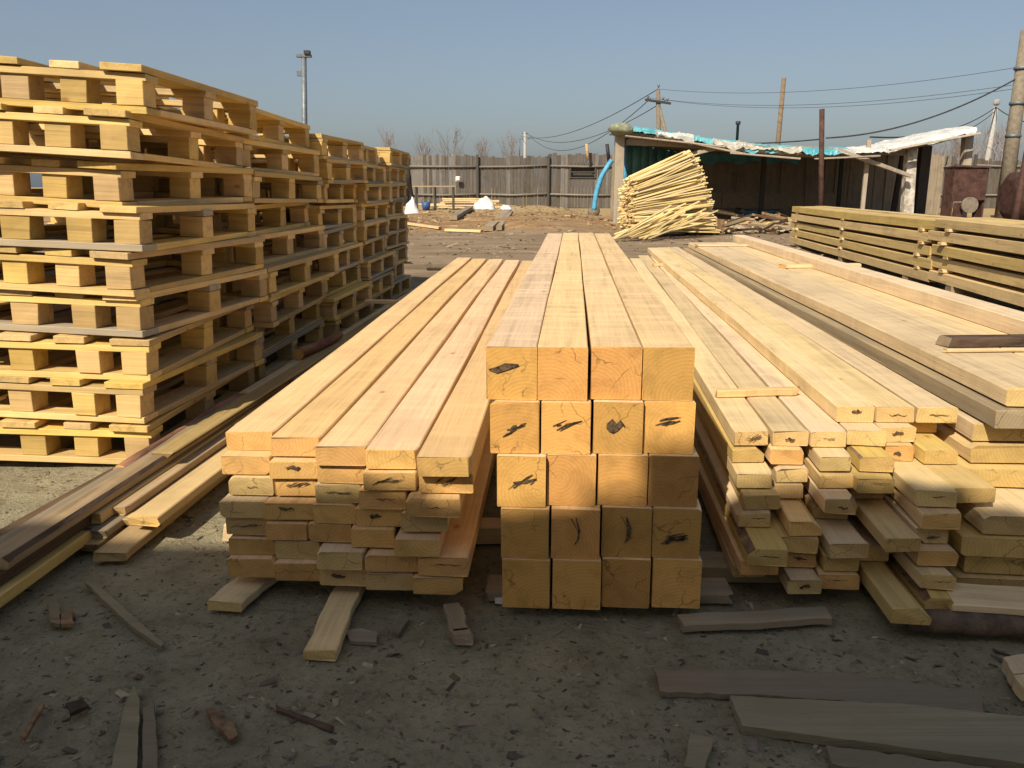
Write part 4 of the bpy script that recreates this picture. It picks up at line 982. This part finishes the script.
wire(F(700, 143, 24.5), F(822, 139, 24.2), .06, .02, 'black cable lying along the tarp roof')

# ------------------------------------------------------------------ bare trees beyond the fence
def bare_tree(x, Y, h, seed, lab, spread=.5, grp='bare trees beyond the fence', dens=1):
    rr = random.Random(seed); root = empty('bare_tree', (x, Y, 0)); prop(root, lab, 'tree', grp)
    bm = bmesh.new(); tube(bm, [(0, 0, 0), (rr.uniform(-.05, .05) * h, 0, h * .5), (rr.uniform(-.06, .06) * h, 0, h * .92)], [.012 * h, .008 * h, .003 * h], 6); mesh_obj('trunk', bm, M['twig'], root)
    bm = bmesh.new()
    def br(p, d, ln, r, lv):
        q = p + d * ln; tube(bm, [p, p.lerp(q, .5) + Vector((rr.uniform(-.05, .05) * ln, rr.uniform(-.05, .05) * ln, 0)), q], [r, r * .75, r * .45], 4, cap=False)
        if lv:
            for _ in range(4 if lv > 1 else 3):
                t = rr.uniform(.3, 1); e = (d + Vector((rr.uniform(-.7, .7), rr.uniform(-.7, .7), rr.uniform(-.1, .6)))).normalized()
                br(p.lerp(q, t), e, ln * rr.uniform(.4, .65), r * .55, lv - 1)
    for i in range(int(14 * dens)):
        z = h * rr.uniform(.2, .9); a = rr.uniform(0, 6.28)
        d = Vector((math.cos(a) * spread, math.sin(a) * spread, rr.uniform(.6, 1.2))).normalized()
        br(Vector((0, 0, z)), d, (h - z) * rr.uniform(.4, .7) + .1 * h, .0045 * h, 2)
    mesh_obj('crown', bm, M['twig'], root)
for i, (u, v, Y) in enumerate(((388, 136, 62), (453, 134, 60), (424, 142, 66), (482, 143, 66), (510, 139, 64))):
    p = F(u, v, Y); bare_tree(p.x, Y, p.z, 100 + i, ('thin bare tree just above the end of the pallets', 'fullest bare tree beyond the left part of the fence', 'small faint bare tree beside the fullest one', 'low bare shrub beyond the fence left of the distant pole', 'slender bare tree next to the distant power pole')[i], .28 if i != 1 else .42)
rgt = random.Random(5)
for i in range(20):
    u = rgt.uniform(912, 1065); v = rgt.uniform(126, 148) + (8 if u < 940 else 0); Y = rgt.uniform(62, 85); p = F(u, v, Y)
    bare_tree(p.x, Y, p.z, 200 + i, 'bare brownish tree in the thicket beyond the fence behind the slim pale pole', .6, 'bare trees in the thicket at the right', 1.1)

# ------------------------------------------------------------------ unseen shelter added behind the camera, its roof edge shaped to shade the foreground
hs = empty('shade_shelter', (-1.5, -3.2, 0)); prop(hs, 'added unseen shelter behind the viewer, board roof shaped to shade the foreground', 'shelter')
TY = math.tan(SUN_EL) / math.cos(SUN_AZ); EY = -2.6
prof = [(-9, .44), (-2.2, .40), (-1.2, .375), (-.75, .375), (-.3, .365), (-.08, .25), (.2, .27), (.30, .41), (.55, .455), (.8, .43), (1.0, .36), (1.15, .28), (2.2, .27), (9, .3)]
def pz(x):
    for (a, va), (b_, vb) in zip(prof, prof[1:]):
        if a <= x <= b_: return va + (vb - va) * (x - a) / (b_ - a)
    return .35
bm = bmesh.new(); x = -8
while x < 6.5:
    w_ = .12; ex = x - math.tan(SUN_AZ) * (1.72 - EY); z = pz(x + w_ / 2) - .02 + TY * (1.72 - EY)
    a = Matrix.Rotation(R(-4), 3, 'X')
    box(bm, (ex + w_ / 2 + 1.5, EY - 1.4 + 3.2, z - .01 + .03), (w_ - .002, 2.8, .16), a, 0); x += w_
mesh_obj('shade_roof_boards', bm, M['grey'], hs)
for x in (-8, -5, -2, 1, 4):
    bm = bmesh.new(); box(bm, (x, .4, 1.5), (.14, .14, 3.0), None, 0, .01); mesh_obj('post', bm, M['oldpost'], hs)
bm = bmesh.new(); x = -8.2
while x < 5:
    w_ = rg.uniform(.13, .2); box(bm, (x + w_ / 2, -1.6, 1.45), (w_ - .006, .03, 2.95), None, 0, jit=.005); x += w_
mesh_obj('back_wall', bm, M['fence'], hs)
